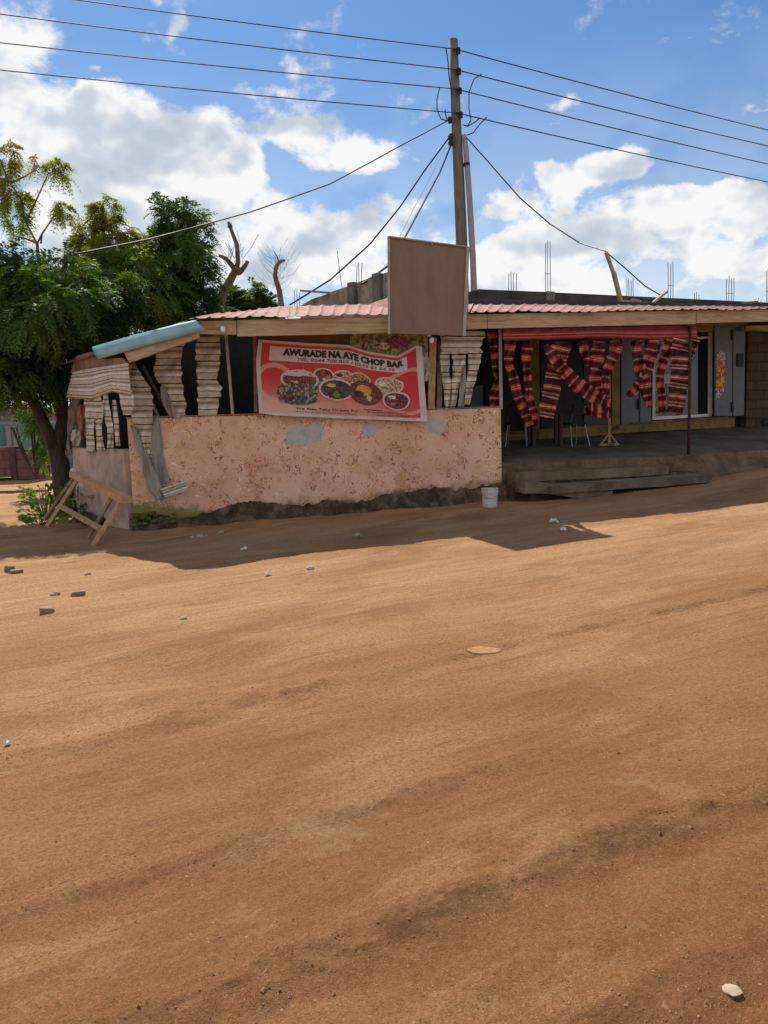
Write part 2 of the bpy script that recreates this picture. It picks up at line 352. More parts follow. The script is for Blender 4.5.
M['redval'] = m_stripe('red_valance', [(0,(.10,.02,.02)),(.10,(.20,.02,.02)),(.36,(.32,.04,.035)),(.50,(.48,.15,.12)),(.58,(.25,.03,.03)),(.72,(.44,.12,.10)),(.80,(.25,.03,.03)),(.92,(.08,.015,.02))], 1.0)

def m_roof():
    t = NT('red_corrugated_sheet'); col = t.mix(t.rng(t.noise(1.4, 6, .65), .35, .65), (.34,.155,.125), (.44,.255,.21))
    col = t.mix(t.rng(t.noise(6, 7, .7), .5, .7, 0, .6), col, (.22,.09,.06)); return t.done(col, .8, t.bump(t.noise(12, 3), .003), .12)
M['roof'] = m_roof()

def m_dirt():
    t = NT('red_laterite_dirt'); P = t.geo.outputs['Position']
    ang = -R(30); sv = t.amap((.22, 1.4, 1), R(30))
    stv = t.amap((.35, 4.5, 1), R(27))
    sx = t.nd('ShaderNodeSeparateXYZ'); t.L.new(P, sx.inputs[0])
    big = t.noise(.8, 7, .66, t.amap((.45, 1.1, 1), R(30)), .6)
    col = t.mix(t.rng(big, .36, .64), (.50,.262,.120), (.66,.385,.195))
    # damp, compacted lane nearest the viewer, drier dusty lane further off
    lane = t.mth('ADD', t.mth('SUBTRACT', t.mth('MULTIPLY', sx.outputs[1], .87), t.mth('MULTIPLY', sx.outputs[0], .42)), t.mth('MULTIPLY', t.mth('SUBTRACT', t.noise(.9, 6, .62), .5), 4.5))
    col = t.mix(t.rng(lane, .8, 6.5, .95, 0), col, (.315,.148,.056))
    patch = t.noise(.75, 8, .66, t.amap((.6,1.5,1), R(30), (3.2,1.1,0)), .5)
    col = t.mix(t.rng(patch, .50, .66, 0, .55), col, (.70,.43,.22))
    dpatch = t.noise(.6, 8, .66, t.amap((.6,1.5,1), R(32), (9.2,4.1,0)), .6)
    col = t.mix(t.rng(dpatch, .50, .66, 0, .45), col, (.235,.108,.045))
    st = t.noise(1.6, 8, .68, stv); col = t.mix(t.rng(st, .52, .66, 0, .22), col, (.26,.12,.052)); col = t.mix(t.rng(st, .46, .36, 0, .14), col, (.60,.37,.20))
    trk = t.noise(1, 5, .6, t.amap((.30, 17, 1), R(26.5))); col = t.mix(t.rng(trk, .53, .66, 0, .32), col, (.27,.125,.05)); fine = t.noise(48, 6, .8); col = t.mix(t.rng(fine, .40, .66, 0, .6), col, (.20,.09,.036)); grit = t.noise(130, 3, .8, t.map(loc=(2,7,1))); col = t.mix(t.rng(grit, .56, .64, 0, .55), col, (.16,.07,.03)); col = t.mix(t.rng(grit, .40, .33, 0, .45), col, (.74,.50,.30)); col = t.mix(t.rng(t.noise(90, 4, .8, t.map(loc=(4,4,4))), .58, .72, 0, .5), col, (.62,.42,.26))
    sp = t.nd('ShaderNodeTexVoronoi'); sp.inputs['Scale'].default_value = 22; t.L.new(P, sp.inputs['Vector'])
    spm = t.mth('MULTIPLY', t.rng(sp.outputs['Distance'], .07, .13, 1, 0), t.rng(t.noise(5, 3), .5, .62, 0, .7))
    col = t.mix(spm, col, (.62,.42,.25))
    Bc = t.mth('SUBTRACT', t.mth('MULTIPLY', sx.outputs[1], math.cos(R(26))), t.mth('MULTIPLY', sx.outputs[0], math.sin(R(26))))
    Bc = t.mth('ADD', Bc, t.mth('MULTIPLY', t.mth('SUBTRACT', t.noise(2.2, 6, .7), .5), .30))
    for b0, wd in ((2.05,.09),(1.42,.08),(4.25,.09)):
        rk = t.rng(t.mth('ABSOLUTE', t.mth('SUBTRACT', Bc, b0)), wd, wd*.3, 0, 1)
        rk = t.mth('MULTIPLY', rk, t.mth('MULTIPLY', t.rng(t.noise(1.1, 4, .6, t.map(loc=(b0,3,1))), .44, .58), t.rng(t.noise(30, 4, .75), .42, .58, .25, .85))); col = t.mix(rk, col, (.20,.092,.038))
    grey = t.mth('MULTIPLY', t.rng(t.noise(1.5, 9, .78, t.map(loc=(8,4,0))), .58, .63, 0, .42), t.rng(lane, 4.5, 1.5, 0, 1)); col = t.mix(grey, col, (.50,.33,.19))
    nb = t.bump(st, .03, .6); nb = t.bump(trk, .012, .8, nb); nb = t.bump(t.noise(9, 8, .74), .035, .9, nb); nb = t.bump(t.noise(55, 5, .78), .024, 1, nb); nb = t.bump(grit, .007, 1, nb)
    return t.done(col, .9, nb, .08)
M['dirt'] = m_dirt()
def m_mud():
    t = NT('dark_base_render'); n = t.noise(4, 8, .7); col = t.ramp(n, [(.3,(.035,.025,.016)),(.48,(.085,.058,.036)),(.60,(.19,.125,.075)),(.72,(.30,.20,.12))])
    return t.done(col, .95, t.bump(t.noise(14, 8, .7), .05), .15)
M['mud'] = m_mud()
def m_leaf(name, a, b, c, trans=.35):
    t = NT(name); v = t.mix(t.geo.outputs['Random Per Island'], a, b)
    v = t.mix(t.rng(t.noise(.9, 3), .5, .66, 0, .8), v, c); t.done(v, .6, None, .25)
    tr = t.nd('ShaderNodeBsdfTranslucent'); v2 = t.mix(1.0, v, (1.5,1.6,.5), 'MULTIPLY'); t.L.new(v2, tr.inputs[0]); mx = t.nd('ShaderNodeMixShader'); mx.inputs[0].default_value = trans
    t.L.new(t.b.outputs[0], mx.inputs[1]); t.L.new(tr.outputs[0], mx.inputs[2]); t.L.new(mx.outputs[0], t.N['Material Output'].inputs[0]); return t.m
M['leafdark'] = m_leaf('dark_neem_leaves', (.022,.055,.012), (.065,.12,.022), (.14,.17,.03), .36)
M['leafyel'] = m_leaf('yellow_green_leaves', (.15,.19,.03), (.26,.27,.05), (.24,.19,.05), .5)
M['leafmid'] = m_leaf('mid_green_leaves', (.06,.13,.025), (.12,.19,.04), (.16,.19,.04), .45)
M['leafbright'] = m_leaf('bright_plant_leaves', (.06,.14,.02), (.12,.22,.04), (.1,.2,.04), .45)

# ------------------------------------------------------------ planes of the place (plan view)
WALL = ((-4.14, 12.64), (2.14, 13.83))
FAS = ((-2.87, 11.77), (5.86, 14.72))
EDGE = ((2.16, 13.84), (5.86, 14.70))
BACK = ((5.6, 17.6), (8.4, 18.55))
SIDE = ((-4.14, 12.64), (-5.75, 14.7))
def fl(px, py, off=0): return onp(px, py, FAS, off)

# ------------------------------------------------------------ ground
def vnoise(x, y, seed=0):
    xi = np.floor(x).astype(np.int64); yi = np.floor(y).astype(np.int64); xf = x-xi; yf = y-yi
    def h(a, b):
        n = (a*374761393 + b*668265263 + seed*974711) & 0x7fffffff; n = (n ^ (n >> 13))*1274126177 & 0x7fffffff; n = n ^ (n >> 16)
        return (n & 0xffff)/65535.0
    u = xf*xf*(3-2*xf); v = yf*yf*(3-2*yf)
    return (h(xi, yi)*(1-u)+h(xi+1, yi)*u)*(1-v)+(h(xi, yi+1)*(1-u)+h(xi+1, yi+1)*u)*v
def fbm(x, y, o=4, seed=0):
    s = 0; a = .5; t = 0
    for i in range(o): s = s+a*vnoise(x*2**i, y*2**i, seed+i); t += a; a *= .5
    return s/t
def ground_z(X, Y):
    z = ground_base(X, Y)
    c, s = math.cos(R(26)), math.sin(R(26)); A = X*c+Y*s; B = -X*s+Y*c           # A along the road, B across it
    B2 = B+.35*(fbm(A*.25, B*.2, 2, 5)-.5)
    z = z + .035*(fbm(A*.22, B2*1.3, 3, 1)-.5)*sm(-30, 2, -np.abs(X)*0+Y) + .018*(fbm(A*.6, B2*4.5, 3, 2)-.5)
    z = z + .018*(fbm(X*3, Y*4, 5, 3)-.5)+.011*(fbm(X*16, Y*16, 3, 9)-.5)
    # clods thrown up along wheel ruts
    for b0, w, amp, a0, a1 in ((2.05,.10,.036,-1.2,3.2),(1.42,.09,.026,-.4,1.9),(4.25,.14,.03,-.6,1.6),(2.8,.05,.02,-2,2)):
        k = np.exp(-((B2-b0)/w)**2)*sm(a0-.3, a0+.3, A)*sm(a1+.3, a1-.3, A)
        z = z + amp*k*(fbm(X*11, Y*11, 4, 21)*1.7-.25)
        z = z - .012*np.exp(-((B2-b0+.2)/.12)**2)*sm(a0-.5, a0+.5, A)*sm(a1+.5, a1-.5, A)
    hx, hy = -1.25, 5.05; d2 = ((X-hx)/.55)**2+((Y-hy)/.4)**2; z = z-.05*np.exp(-d2)+.05*np.exp(-((np.sqrt(d2)-1.5)/.45)**2)*(fbm(X*6, Y*6, 3, 31))*.6
    # rough strip by the wall
    near = sm(10.2, 12.6, Y-.19*X-.0)*sm(16.5, 15, Y-.19*X)
    z = z + near*.07*(fbm(X*2.2, Y*2.2, 4, 8)-.42)
    near2 = sm(8.6, 9.4, Y-.3*X)*sm(11.5, 10, Y-.3*X); z = z + near2*.08*(fbm(A*1.0, B*3.2, 4, 18)-.5)
    return z
def gz(x, y): return float(ground_z(np.array([float(x)]), np.array([float(y)]))[0])
def build_ground():
    n = 760; t = np.linspace(-1, 1, n); xs = 4.2*np.sinh(t*5.0)*.55; k = 380/abs(xs[-1]); 
    t2 = np.linspace(-.55, 1, n); ys = 1.9+3.4*np.sinh(t2*5.0)*.55
    ys = ys + 0; xs = np.sign(xs)*np.where(np.abs(xs) > 40, 40+(np.abs(xs)-40)*3, np.abs(xs)); ys = np.where(ys > 60, 60+(ys-60)*6, ys)
    X, Y = np.meshgrid(xs, ys); Z = ground_z(X, Y)
    V = np.stack([X, Y, Z], -1).reshape(-1, 3)
    i = np.arange(n-1); I, J = np.meshgrid(i, i); a = (J*n+I).ravel(); Fq = np.stack([a, a+1, a+n+1, a+n], 1)
    me = bpy.data.meshes.new('ground'); me.vertices.add(len(V)); me.vertices.foreach_set('co', V.ravel())
    me.loops.add(Fq.size); me.loops.foreach_set('vertex_index', Fq.ravel().astype(np.int32))
    me.polygons.add(len(Fq)); me.polygons.foreach_set('loop_start', np.arange(0, Fq.size, 4, dtype=np.int32)); me.polygons.foreach_set('loop_total', np.full(len(Fq), 4, dtype=np.int32))
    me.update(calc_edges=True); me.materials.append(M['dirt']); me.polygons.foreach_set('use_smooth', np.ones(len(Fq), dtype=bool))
    o = bpy.data.objects.new('ground', me); COL.objects.link(o); o['kind'] = 'structure'
build_ground()

def on_ground(px, py):
    d = ray(px, py); t = (0-CAM[2])/d[2]
    for _ in range(12):
        p = CAM+t*d; t = (gz(p[0], p[1])-CAM[2])/d[2]
    return CAM+t*d

# loose gravel and clods (one scattered mass)
def gravel():
    b = MB(); rnd = random.Random(3); n = 0
    while n < 9500:
        Y = 1.3+rnd.random()**1.5*12; X = rnd.uniform(-.62, .62)*Y*1.15
        B = -X*math.sin(R(26))+Y*math.cos(R(26))
        w = .16+sum(math.exp(-((B-q)/.22)**2) for q in (2.05, 1.42, 4.25, 2.8))*.9 + (.25 if Y > 9 else 0)
        if rnd.random() > w: continue
        r = rnd.uniform(.0015, .0045)*(1+.07*Y) + (rnd.random() > .985)*.005
        r *= .8+.7*min(1, w-.16)*(rnd.random() > .5)
        z = gz(X, Y); a = rnd.random()*6.28; vs = []
        for k in range(4): vs.append((X+r*math.cos(a+k*1.57)*rnd.uniform(.7,1.2), Y+r*math.sin(a+k*1.57)*rnd.uniform(.7,1.2), z+r*.05))
        vs.append((X+r*rnd.uniform(-.3,.3), Y+r*rnd.uniform(-.3,.3), z+r*rnd.uniform(.5,.9))); b.add(vs, [(0,1,4),(1,2,4),(2,3,4),(3,0,4)]); n += 1
    o = b.build('gravel', M['gravel']); tag(o, 'small loose pebbles and clods scattered over the dirt road', 'gravel', kind='stuff')
M['gravel'] = mat('gravel', (.26,.13,.06), .35, 23, .9, bump=0, c2=(.36,.20,.10))
gravel()

# ------------------------------------------------------------ shack (chop bar)
def grid_wall(b, P0, P1, z0, z1, thick, nx=60, nz=14, jag=None):
    """upright slab from P0 to P1 (xy), optional uneven foot"""
    P0 = np.array(P0, float); P1 = np.array(P1, float); t = (P1-P0)/np.linalg.norm(P1-P0); n = np.array([t[1], -t[0]])
    vs = []; fs = []
    for side in (0, 1):
        for i in range(nx+1):
            q = P0+(P1-P0)*i/nx; 
            for j in range(nz+1):
                zz = (z0(i/nx) if callable(z0) else z0)*(1-j/nz)+(z1(i/nx) if callable(z1) else z1)*j/nz
                k = q - n*(thick if side else 0); vs.append((k[0], k[1], zz))
    S_ = (nx+1)*(nz+1)
    for i in range(nx):
        for j in range(nz):
            a = i*(nz+1)+j; fs.append((a, a+nz+1, a+nz+2, a+1)); fs.append((a+S_, a+1+S_, a+nz+2+S_, a+nz+1+S_))
    for i in range(nx):
        a = i*(nz+1)+nz; fs.append((a, a+nz+1, a+nz+1+S_, a+S_)); a -= nz; fs.append((a, a+S_, a+nz+1+S_, a+nz+1))
    for j in range(nz):
        fs.append((j, j+1, j+1+S_, j+S_)); a = nx*(nz+1)+j; fs.append((a, a+S_, a+1+S_, a+1))
    b.add(vs, fs)
def off2(p, pl, d):
    n = nrm(pl); return (p[0]+n[0]*d, p[1]+n[1]*d)

shack = thing('chop_bar', (-1.0, 13.3, -.2), 'low open eatery shack with pink marbled half wall under a red tin roof', 'shack')
def top_at(t): return 1.72
b = MB(); grid_wall(b, WALL[0], WALL[1], lambda t: -.3+.1*t, lambda t: 1.715+.004*math.sin(t*40), .16); b.build('wall', M['pink'], shack)
# front wall bulges out to a short return at the left corner
b = MB(); grid_wall(b, (WALL[0][0]-.012, WALL[0][1]+.17), SIDE[1], -.4, lambda t: 1.22, .14, 24, 10); sw = b.build('wall', M['sidepink'] if 'sidepink' in M else mat('side_plaster', (.52,.36,.28), .2, 3, .9, dirt=(.30,.22,.17)), shack)
sw['label'] = 'weathered grey pink side wall'
b = MB(); grid_wall(b, (-3.55, 13.15), (-6.2, 15.65), -.2, 2.75, .05, 4, 4); b.build('added_dark_screen', M['dark'], shack)  # added dark sheet, stops bright ground showing through the side opening
b = MB(); P_ = [onp(x, y, WALL, -.9) for x, y in ((470,412),(496,410),(496,384),(474,386))]; b.poly(P_, (0,.03,0)); b.build('inner_panel', M['greydoor'], shack)
# cap
b = MB(); c0 = np.array(WALL[0]); c1 = np.array(WALL[1]); n2 = nrm(WALL)[:2]
q0, q1 = c0+n2*.015-(c1-c0)*.002, c1+n2*.015
b.hexa([(*q0, 1.722), (*q1, 1.722), (*(q1-n2*.19), 1.722), (*(q0-n2*.19), 1.722)], [(*q0, 1.742), (*q1, 1.742), (*(q1-n2*.19), 1.742), (*(q0-n2*.19), 1.742)])
b.build('wall_cap', mat('cap_plaster', (.30,.18,.12), .2, 4), shack)
# rough dark footing, thrown forward and ragged
def footing():
    nx, nj = 320, 14; vs = []; fs = []
    for i in range(nx+1):
        t = i/nx; q = c0+(c1-c0)*(t*1.03-.004)
        top = .02+.36*t + .16*(fbm(np.array([t*14.]), np.array([0.]), 4, 4)[0]-.5) + .10*math.exp(-((t-.02)/.05)**2)
        top += .12*math.exp(-((t-.30)/.10)**2) + .10*(fbm(np.array([t*70.]), np.array([0.]), 3, 24)[0]-.5)
        dep = .14+.30*fbm(np.array([t*9.]), np.array([3.]), 3, 14)[0]
        for j in range(nj):
            s = j/(nj-1); g0 = gz(q[0]+n2[0]*dep, q[1]+n2[1]*dep)-.06
            w = fbm(np.array([t*45.]), np.array([s*5.]), 3, 6)[0]-.5
            d = .012+dep*s**1.5+.06*w*min(1, s*3); z = top+(g0-top)*(s**.75)+.05*w*(0 < s < 1)
            vs.append((q[0]+n2[0]*d, q[1]+n2[1]*d, z))
    for i in range(nx):
        for j in range(nj-1): a = i*nj+j; fs.append((a, a+1, a+nj+1, a+nj))
    b = MB(); b.add(vs, fs); return b
footing().build('footing', M['mud'], shack)
# cement patches, moss
def blobpoly(pxs, pl, off, th, name, m_, parent, label=None):
    P = [onp(x, y, pl, off) for x, y in pxs]; b = MB(); b.poly(P, -nrm(pl)*th); o = b.build(name, m_, parent)
    if label: o['label'] = label
    return o
blobpoly([(287,431),(296,427),(308,426),(318,422),(323,427),(321,441),(311,441),(304,445),(290,446),(286,440)], WALL, .006, .02, 'cement_patch', M['cement_patch'], shack, 'long grey cement patch under the banner')
blobpoly([(362,427),(368,423),(375,424),(378,430),(372,436),(364,437)], WALL, .006, .02, 'cement_patch', M['cement_patch'], shack)
blobpoly([(424,423),(432,418),(446,420),(448,429),(440,434),(426,431)], WALL, .006, .02, 'cement_patch', M['cement_patch'], shack)
b = MB()
for i in range(60):
    p = onp(133+random.random()**1.3*42, 518+random.uniform(-5, 14), WALL, random.uniform(.02, .12)); b.rock(p, random.uniform(.03, .07), (1, .7, .6), i)
b.build('moss', M['moss'], shack, smooth=True)
# interior: back wall, floor, partition
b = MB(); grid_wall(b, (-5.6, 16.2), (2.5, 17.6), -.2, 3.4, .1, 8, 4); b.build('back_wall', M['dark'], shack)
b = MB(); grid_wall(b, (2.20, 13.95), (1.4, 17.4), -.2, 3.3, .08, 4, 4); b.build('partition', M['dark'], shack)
b = MB(); b.poly([(-4.2,12.9,.35),(2.1,14.05,.35),(1.3,17.4,.35),(-5.6,16.2,.35)], (0,0,-.1)); b.build('floor', M['darkconc'], shack)
# posts under the eave
def post(p, q, w, m_, name='post', par=shack, **k): b = MB(); b.bar(p, q, w, w); return b.build(name, m_, par, bevel=.004, **k)
post(onp(226,334,WALL,-.06), onp(233,417,WALL,-.06), .045, M['whitepost'])
post(onp(433,338,WALL,-.04), onp(431,409,WALL,-.04), .12, M['wood'])
post(onp(441,342,WALL,-.12), onp(439,409,WALL,-.12), .09, M['greywood'])
post(onp(500,327,WALL,.03), onp(501,409,WALL,-.05), .055, M['whitepost'])
post(onp(255,334,WALL,-.10), onp(256,412,WALL,-.10), .06, M['greywood'])
post(onp(133,362,WALL,-.12), onp(160,420,WALL,-.12), .05, M['greywood'])
post(onp(143,366,WALL,-.5), onp(172,420,WALL,-.5), .05, M['greywood'])
# eave board (fascia) in lengths, and the lower sloping left one
def board(quad, pl, name, m_, par, off=0, th=.035):
    P = [onp(x, y, pl, off) for x, y in quad]; b = MB(); b.poly(P, -nrm(pl)*th); return b.build(name, m_, par, bevel=.004)
board([(197,334),(236.5,334.5),(236.5,320.5),(197,321)], FAS, 'eave_board', M['fascia'], shack)
board([(237.5,336.5),(391,333),(391,316),(237.5,320)], FAS, 'eave_board', M['fascia'], shack, .004)
board([(392,333.5),(487,328.5),(487,314),(392,316)], FAS, 'eave_board', M['fascia'], shack)
board([(487.6,328.5),(696,324),(696,310.5),(487.6,314)], FAS, 'eave_board', M['fascia'], shack, .004)
board([(696.6,323),(840,320),(840,308),(696.6,310.5)], FAS, 'eave_board', M['fascia'], shack)
EC0, EC1 = np.array([-2.87, 11.77]), np.array([-4.95, 13.2]); LEFTE = (EC1, EC0)
def eY(px): return float(np.interp(px, [92, 154, 208], [13.0, 11.47, 11.72]))
def eboard():
    b = MB(); lo = [(129,363),(154,353.5),(198,338)]; hi = [(123,350),(154,338),(197,324)]
    for i in (0, 1):
        q = [atY(*p, eY(p[0])+.03) for p in (lo[i], lo[i+1], hi[i+1], hi[i])]; b.poly(q, (.02,.035,0))
    b.build('eave_board', M['fascia'], shack)
eboard()
LSIDE = ((-5.75, 14.5), (-4.55, 12.95))
board([(70,373),(127,364),(122,358),(100,359),(90,352),(76,356)], LSIDE, 'eave_board', M['orangewood'], shack, 0)
# roof sheets
def roof_sheet(Pa, Pb, Qa, Qb, pitch=.20, h=.035, jag=.05, name='roof', ny=2, thick=.0):
    """corrugated sheet: Pa-Pb front edge, Qa-Qb back edge"""
    Pa, Pb, Qa, Qb = [np.array(q, float) for q in (Pa, Pb, Qa, Qb)]; Ln = np.linalg.norm(Pb-Pa); n = max(8, int(Ln/pitch*8)); vs = []; fs = []
    sheet = .85
    for i in range(n+1):
        s = i/n; d = s*Ln; k = (d/pitch) % 1.0; prof = .7*h*(1-min(1, abs(k-.5)*5)) if abs(k-.5) < .2 else 0
        ji = jag*(random.Random(int(d/sheet)).uniform(-1, 1)); lift = .02*(fbm(np.array([d*1.3]), np.array([2.]), 3, 12)[0]-.5)*2
        dirv = (Qa-Pa)/np.linalg.norm(Qa-Pa)
        for j in range(ny+1):
            t = j/ny; p = (Pa+(Pb-Pa)*s)*(1-t)+(Qa+(Qb-Qa)*s)*t
            p = p + (dirv*(-ji) if j == 0 else 0) + np.array([0, 0, prof+(lift if j == 0 else 0)+.012*((int(d/sheet)) % 2)]); vs.append(p)
    for i in range(n):
        for j in range(ny): a = i*(ny+1)+j; fs.append((a, a+ny+1, a+ny+2, a+1))
    b = MB(); b.add(vs, fs); o = b.build(name, M['roof'], shack, solid=.006); return o
def E(px, py, off): return fl(px, py, off)
A0 = E(189, 319, .10); A1 = E(391, 314.5, .10); A2 = E(470, 313, .10); A3 = E(860, 308, .10)
back = np.array([-1.15, 3.25, 0.])
def bk(P, dx, dy, z): return np.array([P[0]+dx, P[1]+dy, z])
RB0 = atY(214, 314.5, 14.6); RB1 = atY(474, 304, 16.6); RB2 = atY(474.2, 304.2, 16.62); RB3 = atY(880, 308, 20.5)
RM = atY(290, 306.5, 15.2)
roof_sheet(A0, E(289.5, 317, .10), RB0, RM); roof_sheet(E(288.5, 317, .106), A2, RM+np.array([.004,0,.004]), RB1)
roof_sheet(A2+np.array([.005,0,.004]), A3, RB2, RB3)
# low left roof panel and blue ridge flashing over its edge
b = MB(); z0 = 3.12; b.poly([(EC0[0],EC0[1]+.03,3.12),(-1.9,15.0,3.45),(-5.9,15.2,2.95),(-5.8,14.5,2.78),(atY(97,354,13.0)[0],13.0,atY(97,354,13.0)[2]),(atY(156,334,11.5)[0],11.5,atY(156,334,11.5)[2])], (0,0,.02)); b.build('side_roof', mat('rusty_sheet', (.20,.13,.10), .3, 4, .6), shack)
def blue():
    # a bent sheet: front face hangs over the edge, top face folds back
    vs = []; fs = []; n = 30
    lo = [(98.5,359.5),(206,330)]; mid = [(92,347),(196,320)]
    for i in range(n+1):
        t = i/n; w = 1.0*math.sin(t*3.1)
        lx, ly = lo[0][0]+(lo[1][0]-lo[0][0])*t, lo[0][1]+(lo[1][1]-lo[0][1])*t-w*.6; mx_, my = mid[0][0]+(mid[1][0]-mid[0][0])*t, mid[0][1]+(mid[1][1]-mid[0][1])*t-w
        l = atY(lx, ly, eY(lx)-.06); m1 = atY(mx_, my, eY(mx_)-.02)
        q = m1+np.array([.10, .30, .07]); lm = l*.5+m1*.5+np.array([-.01,-.03, .0])
        vs += [l, lm, m1, q]
    for i in range(n):
        for j in range(3): a = i*4+j; fs.append((a, a+4, a+5, a+1))
    b = MB(); b.add(vs, fs); b.build('ridge_flashing', M['blue'], shack, smooth=True, solid=.004)
blue()
# two small lamps on the eave
def lamp(px, py, label, dx, dy):
    p = fl(px, py, .05); l = thing('light_bulb', p, label, 'light bulb')
    b = MB(); b.lathe(p, [(.0,-.03),(.03,-.028),(.035,0),(.028,.025),(.0,.03)], 14); b.build('socket', M['bulb'], l, smooth=True)
    q = p+np.array([dx, -.03, dy]); b = MB(); b.lathe(q, [(0,-.045),(.03,-.035),(.042,0),(.03,.035),(.016,.05),(0,.052)], 14); b.build('bulb', M['bulb'], l, smooth=True)
lamp(223, 328.5, 'round white lamp fitting on the eave board beside the blue flashing', .0, -.02)
lamp(429, 334.5, 'white bulb hanging below the eave at the foot of the blank signboard', .04, -.10)

# ------------------------------------------------------------ torn hanging covers
def ribbon(name, pts, pl, off, m_, parent, freq=1.0, wav=.03, n=None, horiz=False, v0=0.0, seed=0, label=None):
    """pts: (px,py,halfwidth_px). A hanging strip of cloth, resampled smoothly with curled edges"""
    rnd = random.Random(seed); k = len(pts); n = n or 10*(k-1); m_seg = 14; vs = []; uv = []; fs = []; acc = v0; prev = None
    P = np.array(pts, float)
    def cr(t):
        i = min(int(t), k-2); u = t-i; p0 = P[max(i-1, 0)]; p1 = P[i]; p2 = P[i+1]; p3 = P[min(i+2, k-1)]
        return .5*((2*p1)+(-p0+p2)*u+(2*p0-5*p1+4*p2-p3)*u*u+(-p0+3*p1-3*p2+p3)*u**3)
    nn = nrm(pl)
    for i in range(n+1):
        t = (k-1)*i/n; c = cr(t); c2 = cr(min(t+.05, k-1)); c1 = cr(max(t-.05, 0)); d = c2[:2]-c1[:2]; d = d/(np.linalg.norm(d)+1e-9)
        side = np.array([1., 0.]) if horiz else np.array([d[1], -d[0]])
        if side[0] < 0: side = -side
        ctr = onp(c[0], c[1], pl, off)
        if prev is not None: acc += np.linalg.norm(ctr-prev)
        prev = ctr
        je = 1+.12*(vnoise(np.array([i*.35+seed*7]), np.array([0.]), 3)[0]-.5)*2
        je2 = 1+.12*(vnoise(np.array([i*.35+seed*7]), np.array([9.]), 4)[0]-.5)*2
        for j in range(m_seg+1):
            s = j/m_seg*2-1; q = c[:2]+side*s*max(c[2], .4)*(je if s < 0 else je2)
            o = off + wav*math.sin(s*2.6+seed+i*.23) + .22*wav*math.sin(s*7+seed*1.7+i*.08) + .5*wav*math.sin(i*.55+s*4+seed*2)
            vs.append(onp(q[0], q[1], pl, o)); uv.append((s*.5+.5, acc*freq))
    for i in range(n):
        for j in range(m_seg): a = i*(m_seg+1)+j; fs.append((a, a+1, a+m_seg+2, a+m_seg+1))
    b = MB(); b.add(vs, fs); o = b.build(name, m_, parent, smooth=True, uv=uv, solid=.004)
    if label: o['label'] = label
    return o
def cover(label, px, pl, group=None, cat='torn tarp'):
    return thing('striped_tarp', onp(px[0], px[1], pl), label, cat, group)
# beige ones on the front wall
t = cover('beige striped tarp strip with scalloped torn edges, second from the shack corner', (170,345), WALL, 'torn beige striped covers')
ribbon('cloth', [(171,341,13.5),(169,354,13),(168,370,14.5),(170,380,12),(176,394,8),(178,404,8.5),(178,418,6)], WALL, .0, M['beige'], t, horiz=True, seed=1)
ribbon('torn_edge', [(162,386,2.5),(167,402,4),(174,418,3.5)], WALL, .03, M['greytarp'], t, seed=2)
t = cover('wide beige striped tarp strip hanging by the white post left of the food banner', (209,340), WALL, 'torn beige striped covers')
ribbon('cloth', [(209,337,12),(208,352,12.5),(208,366,11),(207,377,10),(210,388,12),(208,402,10.5),(208,418,9)], WALL, .0, M['beige'], t, horiz=True, seed=3)
CORN = WALL
t = cover('long beige striped tarp wrapped round the shack corner and trailing down the pink wall', (140,375), WALL, 'torn beige striped covers')
ribbon('cloth', [(129,364,2.5),(134,374,7.5),(139,388,11.5),(141,404,11.5),(143,420,10),(147,440,6.5),(149,458,2)], WALL, .07, M['beige'], t, horiz=True, seed=4)
ribbon('trailing_end', [(153,416,5),(155,440,6.5),(158,460,6.5),(163,484,7)], WALL, .06, M['greytarp'], t, seed=5)
ribbon('trailing_end', [(132,425,1.5),(138,440,3),(146,462,4.5),(153,482,6.5),(161,498,5)], WALL, .12, M['greytarp'], t, seed=6)
FOOT_T = t
t = cover('beige striped tarp cut into three tongues, right of the food banner', (460,340), WALL, 'torn beige striped covers')
ribbon('cloth', [(462,331,22),(461,342,22),(461,354,20.5)], WALL, .02, M['beige'], t, seed=8, horiz=True, wav=.015)
ribbon('tongue', [(445,352,5),(445,368,4.3),(447,386,3.8),(448,409,3)], WALL, .03, M['beige'], t, horiz=True, seed=9, v0=.35)
ribbon('tongue', [(458,352,7.2),(459,364,6.2),(456,382,4.5),(453,408,1.8)], WALL, .03, M['beige'], t, horiz=True, seed=10, v0=.35)
ribbon('tongue', [(475,351,7.5),(474,364,6),(471,380,4.5),(467,405,2.4)], WALL, .03, M['beige'], t, horiz=True, seed=11, v0=.35)
ribbon('torn_edge', [(464,366,1.5),(463,386,3),(461,407,3)], WALL, .05, M['greytarp'], t, seed=12)
